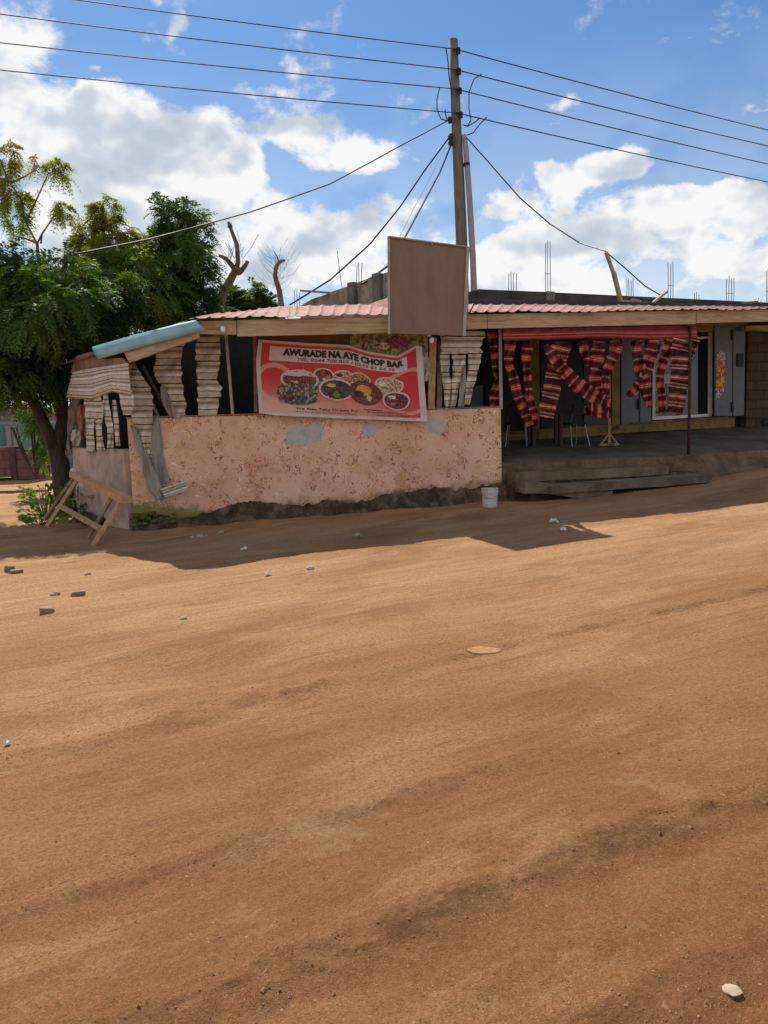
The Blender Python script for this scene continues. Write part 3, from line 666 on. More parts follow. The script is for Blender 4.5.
# side covers
t = cover('faded striped valance sagging along the left side of the shack', (100,372), LSIDE, 'torn beige striped covers')
def valance(name, top, bot, pl, off, m_, parent, rep=1.0, wav=.03, n=40, fl_=True):
    vs = []; uv = []; fs = []; R_ = 8
    for i in range(n+1):
        s = i/n; a = [np.interp(s*(len(q)-1), range(len(q)), [p[c] for p in q]) for q in (top, bot) for c in (0, 1)]
        for j in range(R_+1):
            v = j/R_; vs.append(onp(a[0]*(1-v)+a[2]*v, a[1]*(1-v)+a[3]*v, pl, off+wav*math.sin(i*.5+v*2)+.4*wav*math.sin(i*1.3))); uv.append((s, v*rep))
    for i in range(n):
        for j in range(R_): q = i*(R_+1)+j; fs.append((q, q+R_+1, q+R_+2, q+1))
    b = MB(); b.add(vs, fs); return b.build(name, m_, parent, smooth=True, uv=uv, solid=.004)
valance('cloth', [(72,372),(100,367),(128,363)], [(66,398),(92,400),(112,392),(131,396)], LSIDE, .05, M['beige'], t, .8, .018)
for k, pts in enumerate(([(88,396,5),(90,412,5),(90,430,4),(91,452,4)], [(97,396,3.5),(99,412,4.5),(99,430,3),(101,450,4)], [(106,394,2),(106,410,4),(110,428,3),(110,448,3)], [(122,385,7),(127,400,7),(128,415,5)], [(114,400,2),(116,420,2.5),(118,446,2)])):
    t = cover(['first thin striped strip beside the tree trunk, left side of shack', 'second thin striped strip from the trunk on the shack side', 'dark torn strip in the middle of the shack side opening', 'short striped flap nearest the pink corner on the shack side', 'very thin torn strip by the pink corner on the shack side'][k], pts[0][:2], LSIDE, 'torn beige striped covers')
    ribbon('cloth', pts, LSIDE, .03, M['beige'], t, seed=20+k, horiz=True, wav=.015)
o = valance('striped_foot', [(160,489),(172,485),(184,481)], [(165,498),(178,494),(189,490)], WALL, .16, M['beige'], FOOT_T, .36, .006, 12); o['label'] = 'flared striped end of the tarp'
# red ones over the verandah
def c6(x, y, w): return (480+x/4.8, 310+y/4.8, w/9.6)
def c7(x, y, w): return (600+x/4.57, 300+y/4.57, w/9.14)
t = cover('red striped valance stretched below the eave over the verandah opening', (600,332), FAS, cat='awning')
valance('cloth', [(503,328),(600,326),(697,324.5)], [(503,341),(545,340),(600,338),(650,340),(697,339)], FAS, -.08, M['redval'], t, 1.0, .02, 90)
reds = [
 ('thin red striped strip hanging just left of the white post', 'red', [(492,330,6),(493,342,4.5),(494,354,4),(495.5,377,1.5)]),
 ('knotted red striped scrap resting against the white post above the pink wall', 'red', [(500,372,1.5),(497,385,4),(495,397,5.5),(495,407,5)]),
 ('red striped strip drooping right beside the white post down to the chairs', 'red', [c6(145,150,54),c6(142,200,50),c6(140,260,40),c6(165,340,48),c6(185,420,50),c6(215,490,50),c6(240,555,34)]),
 ('narrow red striped strip, second right of the white post, knotted low with its neighbour', 'red', [c6(230,150,54),c6(228,200,54),c6(222,260,40),c6(232,350,42),c6(238,430,42),c6(262,500,36),c6(265,562,22)]),
 ('broad brown and cream striped strip hanging straight in front of the dark table', 'redbrown', [c6(395,150,100),c6(385,190,105),c6(375,240,80),c6(355,300,80),c6(345,380,82),c6(330,450,80),c6(318,518,72)]),
 ('long red striped strip slanting down from upper left to the wooden stand', 'red', [c6(315,170,30),c6(350,225,52),c6(400,285,60),c6(450,340,66),c6(510,390,72),c6(575,430,70),c6(620,450,50)]),
 ('small red striped tail left of the strip above the wooden stand', 'red', [c6(492,150,44),c6(500,190,44),c6(512,235,32),c6(515,270,20)]),
 ('red striped strip hanging straight over the wooden stand', 'red', [c6(572,150,62),c6(568,200,66),c6(560,260,60),c6(552,320,56),c6(560,380,56),c6(580,430,60)]),
 ('red striped strip tied round the top of the wooden stand', 'red', [c6(655,150,66),c6(650,190,60),c6(625,250,50),c6(605,310,40),c6(600,380,42),c6(590,440,60)]),
 ('bunched red striped cloth end hanging low beside the wooden stand', 'red', [c6(500,478,30),c6(540,480,60),c6(590,482,76),c6(628,485,60)]),
 ('red striped strip crossing to the right in front of the grey shutters', 'red', [c7(165,185,52),c7(168,240,44),c7(180,300,52),c7(200,360,62),c7(212,430,46),c7(226,492,22)]),
 ('red striped strip crossing to the left with a rolled dark tail at the grey shutters', 'red', [c7(243,185,74),c7(235,240,64),c7(222,290,56),c7(205,345,50),c7(170,400,42),c7(122,442,26)]),
 ('thin red striped strip hanging in front of the white window frame', 'red', [c7(325,185,60),c7(302,240,48),c7(282,300,38),c7(275,360,34),c7(280,430,36),c7(288,515,40)]),
 ('widest brown and red striped strip hanging beside the rusty verandah post', 'redbrown', [c7(385,183,90),c7(372,240,98),c7(368,300,88),c7(362,370,84),c7(352,440,78),c7(342,522,74)]),
 ('short pointed red striped flap right of the rusty verandah post', 'redbrown', [c7(438,180,36),c7(425,230,28),c7(414,285,6)]),
]
for i, (lb, mm, pts) in enumerate(reds):
    t = cover(lb, pts[0][:2], FAS, 'torn red striped covers'); ribbon('cloth', pts, FAS if pts[0][0] > 501 else WALL, (-.10 if i not in (5, 9) else .0), M[mm], t, seed=40+i, wav=.05, v0=i*.17, freq=.95)

# ------------------------------------------------------------ food banner with lettering
BN = WALL; NB = nrm(WALL)
def bmap(u, v, lift=0.0):
    """u 0..1 left-right, v 0..1 top-bottom on the banner"""
    top = np.interp(u, [0, .3, .55, .68, .85, .97, 1], [339.5, 343, 345, 352, 356, 345, 347]); bot = np.interp(u, [0, .1, .5, 1], [413, 415.5, 418.5, 421.5])
    xl = np.interp(v, [0, .3, 1], [258.5, 256, 259]); xr = np.interp(v, [0, .5, 1], [422, 424.5, 427.5])
    px = xl+(xr-xl)*u; py = top+(bot-top)*v
    w = .016*math.sin(u*17+v*3)+.010*math.sin(u*33-v*5)+.03*math.exp(-((u-.52+.1*v)/.02)**2)*.4+.05*max(0, v-.9)*math.sin(u*9)
    return onp(px, py, BN, .13+w+lift)
ban = thing('food_banner', onp(262, 341, WALL, .13), 'red printed food banner with plates of food and black lettering hung over the pink wall', 'banner')
def bsheet(u0, u1, v0, v1, lift, m_, name, parent, nu=60, nv=20, solid=0):
    vs = []; fs = []
    for i in range(nu+1):
        for j in range(nv+1): vs.append(bmap(u0+(u1-u0)*i/nu, v0+(v1-v0)*j/nv, lift))
    for i in range(nu):
        for j in range(nv): a = i*(nv+1)+j; fs.append((a, a+1, a+nv+2, a+nv+1))
    uv = [(i/nu, j/nv) for i in range(nu+1) for j in range(nv+1)]
    b = MB(); b.add(vs, fs); return b.build(name, m_, parent, smooth=True, uv=uv)
def m_print():
    t = NT('banner_print'); uv = t.nd('ShaderNodeUVMap'); sx = t.nd('ShaderNodeSeparateXYZ'); t.L.new(uv.outputs[0], sx.inputs[0]); U, V = sx.outputs[0], sx.outputs[1]
    col = t.mix(t.rng(V, .45, .95), (.56,.03,.025), (.62,.22,.16))
    col = t.mix(t.mth('MULTIPLY', t.rng(V, .70, .9), t.rng(U, .5, .2, .2, .75)), col, (.66,.47,.38)); col = t.mix(t.rng(U, .62, .98, 0, .85), col, (.54,.015,.03))
    for cx, cy, rr, w in ((.09,.57,.115,.03), (.93,.60,.15,.022)):
        dx = t.mth('SUBTRACT', U, cx); dy = t.mth('MULTIPLY', t.mth('SUBTRACT', V, cy), .45)
        d = t.mth('SQRT', t.mth('ADD', t.mth('MULTIPLY', dx, dx), t.mth('MULTIPLY', dy, dy)))
        ring = t.rng(t.mth('ABSOLUTE', t.mth('SUBTRACT', d, rr)), w*.45, w*.55, .65, 0); col = t.mix(ring, col, (.66,.42,.30))
    col = t.mix(t.rng(t.noise(6, 6, .7), .5, .75, 0, .35), col, (.30,.20,.16)); return t.done(col, .5, None, .35)
M['bannerwhite'] = mat('banner_white', (.60,.52,.48), .08, 3, .5, bump=.002, dirt=(.45,.36,.32))
M['ink'] = mat('black_ink', (.03,.025,.025), .1, 3, .6, bump=0); M['redink'] = mat('red_ink', (.35,.04,.05), .1, 3, .6, bump=0); M['darkred'] = mat('dark_red_ink', (.16,.03,.03), .1, 3, .6, bump=0)
bsheet(0, 1, 0, 1, 0, M['bannerwhite'], 'vinyl_sheet', ban)
bsheet(.025, .962, .035, .955, .004, m_print(), 'printed_field', ban)
def bshape(pts, lift, name, m_, label=None, par=None):
    """polygon in banner uv, fanned from its centre with rings so it follows the folds"""
    P = np.array(pts); c = P.mean(0); vs = [bmap(c[0], c[1], lift)]; k = len(P); fs = []
    for r in (.5, 1.0):
        for p in P: q = c+(p-c)*r; vs.append(bmap(q[0], q[1], lift))
    for i in range(k): j = (i+1) % k; fs.append((0, 1+i, 1+j)); fs.append((1+i, 1+k+i, 1+k+j, 1+j))
    b = MB(); b.add(vs, fs); o = b.build(name, m_, par or ban)
    if label: o['label'] = label
    return o
def strip_pts(u0, u1, v0, v1, n=30):
    return None
# title strip
vs = []
o = TS = bsheet(.075, .905, .075, .265, .007, M['bannerwhite'], 'title_strip', ban, 60, 3)
def text(s, u0, u1, v0, v1, m_, name, lift=.011, bold=.0, shear=0, par=None):
    cu = bpy.data.curves.new('t', 'FONT'); cu.body = s; cu.size = 1; cu.offset = bold; cu.shear = shear; cu.resolution_u = 2
    ob = bpy.data.objects.new('t', cu); COL.objects.link(ob); bpy.context.view_layer.update()
    dg = bpy.context.evaluated_depsgraph_get(); me = bpy.data.meshes.new_from_object(ob.evaluated_get(dg)); bpy.data.objects.remove(ob)
    import bmesh
    bm = bmesh.new(); bm.from_mesh(me); bmesh.ops.triangulate(bm, faces=bm.faces)
    bmesh.ops.subdivide_edges(bm, edges=[e for e in bm.edges if e.calc_length() > .25], cuts=2); bmesh.ops.triangulate(bm, faces=bm.faces); bm.to_mesh(me); bm.free()
    X = [v.co.x for v in me.vertices]; Yv = [v.co.y for v in me.vertices]; x0, x1, y0, y1 = min(X), max(X), min(Yv), max(Yv)
    off = Vector(ban.location)
    for v in me.vertices:
        u = u0+(v.co.x-x0)/(x1-x0)*(u1-u0); w = v1+(v.co.y-y0)/(y1-y0)*(v0-v1); v.co = Vector(bmap(u, w, lift))-off
    par = par or ban; polys = [tuple(p.vertices) for p in me.polygons]; iv = sorted((min(X[i] for i in p), max(X[i] for i in p), k) for k, p in enumerate(polys))
    groups = []; end = -9
    for lo_, hi_, k in iv:                      # one mesh per word, split at the spaces
        if lo_-end > .17: groups.append([])
        groups[-1].append(k); end = max(end, hi_)
    for g in groups:
        ids = sorted({i for k in g for i in polys[k]}); mp = {i: n for n, i in enumerate(ids)}
        m2 = bpy.data.meshes.new(name); m2.from_pydata([tuple(me.vertices[i].co) for i in ids], [], [tuple(mp[i] for i in polys[k]) for k in g]); m2.materials.append(m_)
        o = bpy.data.objects.new(name, m2); COL.objects.link(o); o.parent = par
text('AWURADE NA AYE CHOP BAR', .155, .885, .088, .19, M['ink'], 'title_word', bold=.07, par=TS)
text('TEL: 0244 708 012 / 0243 81 54 79', .24, .83, .205, .25, M['redink'], 'phone_number', bold=.03, par=TS)
text('We Also Take Orders For', .22, .60, .875, .905, M['ink'], 'printed_word', bold=.02)
text('(Parties, Funerals And Weddings)', .22, .58, .922, .945, M['darkred'], 'printed_word')
text('Location:', .63, .74, .845, .868, M['ink'], 'printed_word', bold=.02)
text('(Roundabout Main Station)', .645, .88, .878, .905, M['ink'], 'printed_word', bold=.01)
text('(Near Bus Station)', .70, .895, .918, .942, M['ink'], 'printed_word', bold=.01)
def m_food(name, cols, sc):
    t = NT(name); v = t.nd('ShaderNodeTexVoronoi'); v.inputs['Scale'].default_value = sc; t.L.new(t.geo.outputs['Position'], v.inputs['Vector'])
    sx = t.nd('ShaderNodeSeparateXYZ'); t.L.new(v.outputs['Color'], sx.inputs[0]); k = len(cols)
    return t.done(t.ramp(sx.outputs[0], [(i/k, c) for i, c in enumerate(cols)], True), .5, None, .35)
FM = dict(stew=m_food('printed_stew', [(.10,.02,.015),(.22,.05,.03),(.30,.10,.05),(.06,.02,.02)], 55), veg=m_food('printed_greens', [(.05,.03,.02),(.30,.28,.08),(.10,.10,.03),(.38,.30,.12)], 45),
          rice=m_food('printed_rice', [(.55,.42,.25),(.30,.10,.05),(.60,.5,.35),(.2,.06,.04)], 60), fish=m_food('printed_fish', [(.03,.03,.035),(.07,.06,.06),(.15,.09,.06),(.02,.02,.02)], 50),
          bottles=m_food('printed_bottles', [(.03,.03,.05),(.22,.06,.04),(.07,.11,.04),(.30,.26,.21),(.05,.05,.12),(.03,.04,.03),(.3,.24,.08),(.02,.02,.03)], 26))
GAR = [mat('printed_'+n_, c_, .2, 40, .5, bump=0) for n_, c_ in (('lettuce', (.16,.24,.05)), ('rice_mound', (.62,.55,.42)), ('pepper', (.60,.14,.03)), ('dark_sauce', (.07,.02,.015)), ('plantain', (.62,.40,.10)))]
M['plate'] = mat('printed_plate', (.58,.52,.48), .06, 5, .5, bump=0); M['platebrown'] = mat('printed_brown_plate', (.13,.03,.03), .1, 5, .5, bump=0); M['egg'] = mat('printed_yolk', (.55,.32,.05), .15, 30, .5, bump=0)
def ell(cu, cv, ru, rv, n=22, a=0):
    return [(cu+ru*math.cos(t)*math.cos(a)-rv*.45*math.sin(t)*math.sin(a), cv+(ru*math.cos(t)*math.sin(a)+rv*.45*math.sin(t)*math.cos(a))/.45) for t in [2*math.pi*i/n for i in range(n)]]
def plate(cu, cv, ru, rv, food, lab, lift, rim='plate', a=0):
    p_ = bshape(ell(cu, cv, ru, rv, a=a), lift, 'plate_print', M[rim], lab); bshape(ell(cu, cv+.003, ru*.88, rv*.86, a=a), lift+.0025, 'food_print', FM[food], par=p_)
    rq = random.Random(int(cu*999)); q = MB()
    for gi in range(3):
        aa = rq.uniform(0, 6.3); gu, gv = cu+math.cos(aa)*ru*.45, cv+math.sin(aa)*rv*.45; E_ = ell(gu, gv, ru*rq.uniform(.16,.34), rv*rq.uniform(.16,.34), 10); q = MB(); q.add([bmap(u_1, v_1, lift+.004+gi*.0006) for u_1, v_1 in E_], [tuple(range(10))]); q.build('garnish_print', GAR[(gi+int(cu*50)) % 5], p_)
plate(.40,.43,.062,.105,'stew','plate of dark stew, top row',.010); plate(.52,.44,.070,.095,'rice','plate of rice, top row',.0105); plate(.62,.43,.062,.09,'veg','plate of greens, top row',.011)
plate(.255,.50,.115,.135,'stew','large white plate at the left',.0145); bshape([(.15,.45),(.19,.385),(.235,.40),(.28,.36),(.33,.40),(.35,.46),(.25,.46)], .0185, 'food_print', M['bannerwhite'], 'folded white napkins')
plate(.47,.61,.105,.150,'fish','plate of black fish',.0155); plate(.79,.47,.088,.125,'rice','plate of jollof at the upper right',.016)
plate(.645,.62,.098,.175,'stew','brown clay bowl of soup',.0195,'platebrown'); bshape(ell(.635,.585,.045,.075), .0235, 'food_print', M['egg'], 'yellow mound in the bowl'); plate(.825,.70,.082,.145,'stew','square white plate at the lower right',.0205)
bshape([(.115,.70),(.13,.61),(.16,.57),(.185,.61),(.20,.53),(.24,.56),(.25,.52),(.28,.55),(.31,.53),(.33,.57),(.36,.58),(.355,.68),(.36,.78),(.30,.83),(.20,.84),(.13,.81)], .0225, 'bottles_print', FM['bottles'], 'cluster of printed drink bottles')
# old brown banner behind it and a hanging rag
old = thing('old_banner', onp(390, 335, WALL, .07), 'crumpled brown faded older banner showing above the red food banner', 'banner')
def obsheet():
    vs = []; fs = []; nu, nv = 50, 10
    for i in range(nu+1):
        for j in range(nv+1):
            u, v = i/nu, j/nv; px = 350+78*u; py = np.interp(u, [0,.1,1], [336,333.5,334])+np.interp(u, [0,.3,.7,1], [10,20,26,22])*v
            vs.append(onp(px, py, WALL, .085+.02*math.sin(u*29+v*6)+.012*math.sin(u*61)))
    for i in range(nu):
        for j in range(nv): a = i*(nv+1)+j; fs.append((a, a+1, a+nv+2, a+nv+1))
    b = MB(); b.add(vs, fs); return b
obsheet().build('vinyl_sheet', FM['veg'] if 0 else mat('old_vinyl', (.16,.09,.045), .5, 14, .5, c2=(.46,.36,.18), dirt=(.05,.03,.025)), old, smooth=True)
for (x, y, rx, ry, mm) in ((372,344,8,5,'veg'), (398,343,11,6,'stew'), (384,346,6,4,'rice')):
    b = MB(); P = [onp(x+rx*math.cos(a), y+ry*math.sin(a), WALL, .125) for a in [2*math.pi*i/16 for i in range(16)]]; b.poly(P, -NB*.006); b.build('food_print', FM[mm], old)
ribbon_t = thing('rag', onp(424, 350, WALL), 'pale green and white rag hanging at the right edge of the food banner', 'rag')
ribbon('cloth', [(424,352,2.5),(425,362,4),(426,374,3.5),(425,381,3)], WALL, .06, mat('rag_cloth', (.40,.42,.38), .3, 12, .9, dirt=(.12,.2,.13)), ribbon_t, seed=77)
# strip of cloth stretched behind the banner top (brown lining)
blobpoly([(262,335),(350,334),(380,338),(380,352),(330,347),(262,345)], WALL, .03, .01, 'lining', mat('brown_lining', (.16,.09,.045), .2, 4, .9), shack)

# ------------------------------------------------------------ blank signboard on the roof edge
SB = (fl(389, 300), fl(467, 300)); sb = thing('signboard', fl(428, 335, .06), 'large blank brown signboard standing on the eave in front of the utility pole', 'signboard')
q = [(390,333.5),(463.5,335.5),(467.5,247.5),(389.5,237)]
P = [fl(x, y, .22) for x, y in q]; b = MB(); b.poly(P, -nrm(FAS)*.03); b.build('panel', M['board'], sb, bevel=.003)
def along(a, b_, c, d, w): bb = MB(); bb.bar(fl(a, b_, .235), fl(c, d, .235), w, .03, up=(0,-1,0)); return bb
along(389,334,388.5,236.5,.035).build('frame', M['boardedge'], sb); along(464,336,468,247,.05).build('frame', M['boardedge'], sb); along(389,236.5,468,247,.02).build('frame', M['boardedge'], sb)
for x, y in ((432,244.5),(463,246)): b = MB(); b.rock(fl(x, y, .24), .018, (1,1,1)); b.build('bolt', M['steel'], sb)
bb = MB(); bb.bar(fl(395, 320, .0), fl(395, 240, .0), .06, .05); bb.build('support', M['greywood'], sb); bb = MB(); bb.bar(fl(460, 322, .0), fl(461, 250, .0), .06, .05); bb.build('support', M['greywood'], sb)
bb = MB(); bb.bar(fl(459, 256, -.03), fl(459, 300, -1.3), .05, .05); bb.build('brace', M['greywood'], sb)
# thin wooden batten right of board's back
bb = MB(); bb.bar(fl(466, 268, -.05), fl(466.5, 318, -.05), .06, .03); bb.build('support', M['whitepost'], sb)

# ------------------------------------------------------------ shop building with verandah
def bw(px, py, off=0): return onp(px, py, BACK, off)
BT = np.array([BACK[1][0]-BACK[0][0], BACK[1][1]-BACK[0][1]]); BT = BT/np.linalg.norm(BT)
B0 = np.array(BACK[0])-BT*4.6; B1 = np.array(BACK[1])+BT*6
shop = thing('shop_building', (5.5, 17.6, 0), 'single storey shop row with grey metal shutters, yellow plinth and a concrete verandah', 'building')
def vfloor(x, y):
    a = np.array([2.16, 13.84]); e = np.array([5.86, 14.70]); nn = np.array([-.26, .966]); d = (np.array([x, y])-a) @ nn
    return .73+.13*np.clip(d, 0, 3.4)+.012*np.clip(x-6, 0, 6)
def verandah():
    nx, ny = 90, 26; vs = []; fs = []
    for i in range(nx+1):
        x = 2.13+10*i/nx; yf = np.interp(x, [2.1, 5.9, 8.5, 12], [13.84, 14.72, 15.55, 17.0]); yb = B0[1]+(x-B0[0])*BT[1]/BT[0]
        jag = .05*(fbm(np.array([x*3.]), np.array([1.]), 4, 41)[0]-.5)*2*(1 if x > 5 else .5)
        for j in range(ny+1):
            t = j/ny; y = yf+jag*(1-t)+(yb-yf)*t; z = vfloor(x, y)+.012*(fbm(np.array([x*3.]), np.array([y*3.]), 3, 44)[0]-.5)
            if j == 0: z -= .02
            vs.append((x, y, z))
    for i in range(nx):
        for j in range(ny): a = i*(ny+1)+j; fs.append((a, a+ny+1, a+ny+2, a+1))
    b = MB(); b.add(vs, fs); return b
verandah().build('verandah_floor', M['floorc'] if 'floorc' in M else mat('verandah_screed', (.12,.098,.078), .3, 2, .9, dirt=(.08,.065,.05)), shop, smooth=True)
def riser():
    nx, nj = 160, 10; vs = []; fs = []
    for i in range(nx+1):
        x = 2.13+10*i/nx; yf = np.interp(x, [2.1, 5.9, 8.5, 12], [13.84, 14.72, 15.55, 17.0]); jag = .05*(fbm(np.array([x*3.]), np.array([1.]), 4, 41)[0]-.5)*2*(1 if x > 5 else .5)
        top = vfloor(x, yf)-.018; rough = .09 if x > 5.6 else .02; dep = .45 if x > 5.8 else .05
        dep = .05+.40*float(sm(5.6, 6.4, x))
        for j in range(nj+1):
            s = j/nj; w = fbm(np.array([x*5.]), np.array([s*3.]), 4, 51)[0]-.5
            d = (dep*s**1.6)+rough*w*2*min(1, s*4); y = yf+jag-d; vs.append((x+.25*d, y, top*(1-s)+(gz(x, y)-.12)*s+rough*w*(0 < s < 1)))
    for i in range(nx):
        for j in range(nj): a = i*(nj+1)+j; fs.append((a, a+1, a+nj+2, a+nj+1))
    b = MB(); b.add(vs, fs); return b
riser().build('verandah_edge', mat('rough_bank', (.16,.11,.07), .4, 2.5, .95, bump=.05, bscale=12, dirt=(.08,.06,.045)), shop)
# back wall
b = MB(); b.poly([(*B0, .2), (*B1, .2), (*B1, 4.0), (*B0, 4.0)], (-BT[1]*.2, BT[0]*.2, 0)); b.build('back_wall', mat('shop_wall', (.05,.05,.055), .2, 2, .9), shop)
def bpan(quad, off, th, name, m_, par=shop, bevel=.004, label=None):
    P = [bw(x, y, off) for x, y in quad]; b = MB(); b.poly(P, -nrm(BACK)*th); o = b.build(name, m_, par, bevel=bevel)
    if label: o['label'] = label
    return o
bpan([(500,446),(622,433),(735,427),(735,417),(622,424),(500,432)], .14, .14, 'plinth', M['yellow'], label='low yellow painted plinth below the shop fronts')
bpan([(622,425),(733,417.5),(733,416),(622,423)], .18, .18, 'plinth_ledge', M['darkconc'])
bpan([(527,440),(540,440),(539,332),(527,333)], .14, .13, 'column', M['yellow']); bpan([(612,431),(620,430),(620,330),(612,330)], .14, .13, 'column', M['yellow'])
bpan([(520,322),(860,318),(860,330),(520,334)], .30, .12, 'lintel', M['yellow'])
# openings / shutters
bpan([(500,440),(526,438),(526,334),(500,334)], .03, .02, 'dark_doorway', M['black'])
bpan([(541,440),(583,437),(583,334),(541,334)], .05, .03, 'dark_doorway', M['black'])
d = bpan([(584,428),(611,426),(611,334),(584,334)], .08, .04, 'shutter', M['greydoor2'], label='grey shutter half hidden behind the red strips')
d = bpan([(621.5,423.5),(639,422.5),(639,329),(621.5,329)], .10, .04, 'shutter', M['greydoor']); d2 = bpan([(640,422.3),(651,421.5),(651,329),(640,329)], .13, .04, 'shutter', M['greydoor'])
for y in (404, 346): bpan([(638.6,y+5),(640.6,y+5),(640.6,y-5),(638.6,y-5)], .16, .03, 'hinge', M['black'], d2)
# glazed door with white frame
gd = thing('glass_door', bw(690, 420), 'glazed sliding shop door in a white metal frame behind the torn red strips', 'door')
def bbar(a, b_, c, d_, w, off, m_, name, par): q = MB(); q.bar(bw(a, b_, off), bw(c, d_, off), w, .05, up=(0,-1,0)); return q.build(name, m_, par, bevel=.003)
GL = bpan([(654,417),(711,414),(711,329),(654,330)], .06, .01, 'glass', M['glass'], gd, 0)
for a in ((653.5,418,653.5,329.5,.06),(681.5,416,681.5,338,.05),(709.8,414.5,710.3,326,.10),(652,418.5,711,415,.07),(652,329.5,711,326.5,.06),(652,340,709,337.5,.05)):
    bbar(*a[:4], a[4], .14, M['white'], 'frame', gd)
bpan([(655,415),(668,414.5),(668,372),(655,372)], .09, .01, 'goods_poster', FM['veg'], GL, 0, 'yellow green poster low on the glass'); bpan([(664,384),(673,383.5),(673,374),(664,374)], .105, .01, 'goods_poster', mat('paper', (.45,.50,.58), .2, 20, .6, dirt=(.1,.15,.35)), GL, 0, 'small white notice on the glass')
bpan([(701,335),(709,335),(709,327.5),(701,327.5)], .12, .02, 'transom_vent', M['black'], gd)
bpan([(711.8,416),(714.5,416),(714.5,326),(711.8,326)], .04, .02, 'dark_jamb', M['black'])
# folded grey shutter leaves standing open at right
sh = thing('metal_shutter', bw(730, 417, .3), 'pair of grey folded metal shutter leaves with a pasted poster, right of the glass door', 'shutter')
LF = bpan([(714.8,416),(732,416),(732.6,326.5),(715,326.5)], .34, .04, 'leaf', M['greydoor'], sh); LG = bpan([(733,416),(744,415.5),(745.5,325.5),(733.6,326.3)], .30, .04, 'leaf', M['greydoor'], sh)
for y in (335, 407): q = bpan([(731.7,y+5),(733.9,y+5),(733.9,y-5),(731.7,y-5)], .37, .04, 'hinge', M['black'], LF)
bpan([(737.3,366.5),(743.8,366.5),(744,353.5),(737.5,353.5)], .33, .03, 'lock_box', M['black'], LG)
ps = thing('poster', bw(721, 368, .36), 'tall ragged purple and orange advertising poster pasted on the grey shutter leaf', 'poster')
M['posterwhite'] = m_food('poster_white', [(.55,.45,.42),(.50,.07,.08),(.60,.56,.52),(.40,.05,.10)], 38); M['posteror'] = m_food('poster_orange', [(.62,.33,.05),(.55,.07,.05),(.66,.45,.10),(.45,.05,.05)], 30)
bpan([(716.5,366),(724.8,365),(725.5,357),(724.5,352),(721,350),(717,354)], .352, .008, 'torn_top', M['posterwhite'], ps, 0); bpan([(716,388),(724.5,387),(725.3,365.2),(716.6,366.2)], .353, .008, 'picture', M['posteror'], ps, 0); bpan([(716,398),(720,397.5),(724,391),(724.5,387.5),(716,388.5)], .352, .008, 'torn_foot', M['posterwhite'], ps, 0)
# block wall on the far right and ceiling lining of porch
q0 = bw(746, 420, .3); q1 = bw(900, 420, .3)
b = MB(); b.poly([(q0[0],q0[1],.5),(q1[0],q1[1],.5),(q1[0],q1[1],3.6),(q0[0],q0[1],3.6)], -nrm(BACK)*.2)
bl = b.build('block_wall', M['block'], shop); 
# beam over the right bay
bpan([(746,330),(860,335),(860,322),(746,326)], .55, .15, 'bay_beam', M['fascia'])
# steel verandah post (rusty), wood stand
pt = thing('verandah_post', fl(689, 454), 'thin dark rusty post holding up the eave at the verandah edge', 'post')
b = MB(); b.tube([fl(688.6, 457, -.05), fl(689.5, 400, -.05), fl(690.5, 324, -.05)], .028, 10); b.build('shaft', M['rust'], pt, smooth=True); b = MB(); b.box(fl(689, 325.5, -.05), (.12,.12,.02)); b.build('top_plate', M['rust'], pt)
SP = np.array([4.05, 15.2]); zf = vfloor(*SP)
def at_floor(px, py):
    d = ray(px, py); t = 13.9/d[1]
    while t < 24:
        p = CAM+t*d
        if p[2] <= vfloor(p[0], p[1])+.004: return p
        t += .01
    return p
c = at_floor(609, 446); st = thing('wooden_stand', c, 'pale wooden post on a small braced foot, wrapped in red striped cloth on the verandah', 'stand')
def up(c, dx, dz): return (c[0]+dx, c[1]+dx*.3, c[2]+dz)
b = MB(); b.bar(up(c,0,.05), up(c,0,1.55), .055, .055); b.build('post', M['palewood'], st, bevel=.004)
b = MB(); b.bar(up(c,-.22,.03), up(c,.22,.03), .06, .05); b.build('foot', M['palewood'], st, bevel=.004); b = MB(); b.bar((c[0]+.06,c[1]-.25,c[2]+.03), (c[0]-.06,c[1]+.25,c[2]+.03), .05, .05); b.build('foot', M['palewood'], st, bevel=.004)
for s in (-1, 1): b = MB(); b.bar(up(c,s*.18,.05), up(c,0,.26), .035, .03); b.build('brace', M['palewood'], st)
# chairs and table in the dark of the verandah
def chair(label):
    ch = thing('steel_chair', (0,0,0), label, 'chair', 'steel legged chairs on the verandah')
    for sx in (-1, 1):
        b = MB(); b.tube([(sx*.20,-.22,0),(sx*.17,-.16,.44)], .012, 8); b.build('leg', M['steel'], ch)
        b = MB(); b.tube([(sx*.21,.24,0),(sx*.17,.12,.44),(sx*.17,.20,.62),(sx*.16,.24,.86)], .012, 8); b.build('leg', M['steel'], ch)
    b = MB(); b.box((0,-.02,.455), (.40,.40,.035)); b.build('seat', M['black'], ch, bevel=.012); b = MB(); b.box((0,.235,.74), (.36,.03,.24)); b.build('backrest', M['black'], ch, bevel=.01)
    b = MB(); b.tube([(-.185,-.19,.2),(.185,-.19,.2)], .009, 6); b.build('stretcher', M['steel'], ch); return ch
ch0 = chair('steel legged chair in front of the middle dark doorway, right of the dark table'); p = at_floor(574, 446); ch0.location = p; ch0.rotation_euler = (0,0,R(200))
ch1 = copy_tree(ch0); p = at_floor(517, 446); ch1.location = p; ch1.rotation_euler = (0,0,R(165)); ch1['label'] = 'steel legged chair beside the pink wall end, left of the dark table'
p = at_floor(548, 447); tb = thing('wooden_table', p, 'small dark wooden table standing between the two steel legged chairs', 'table')
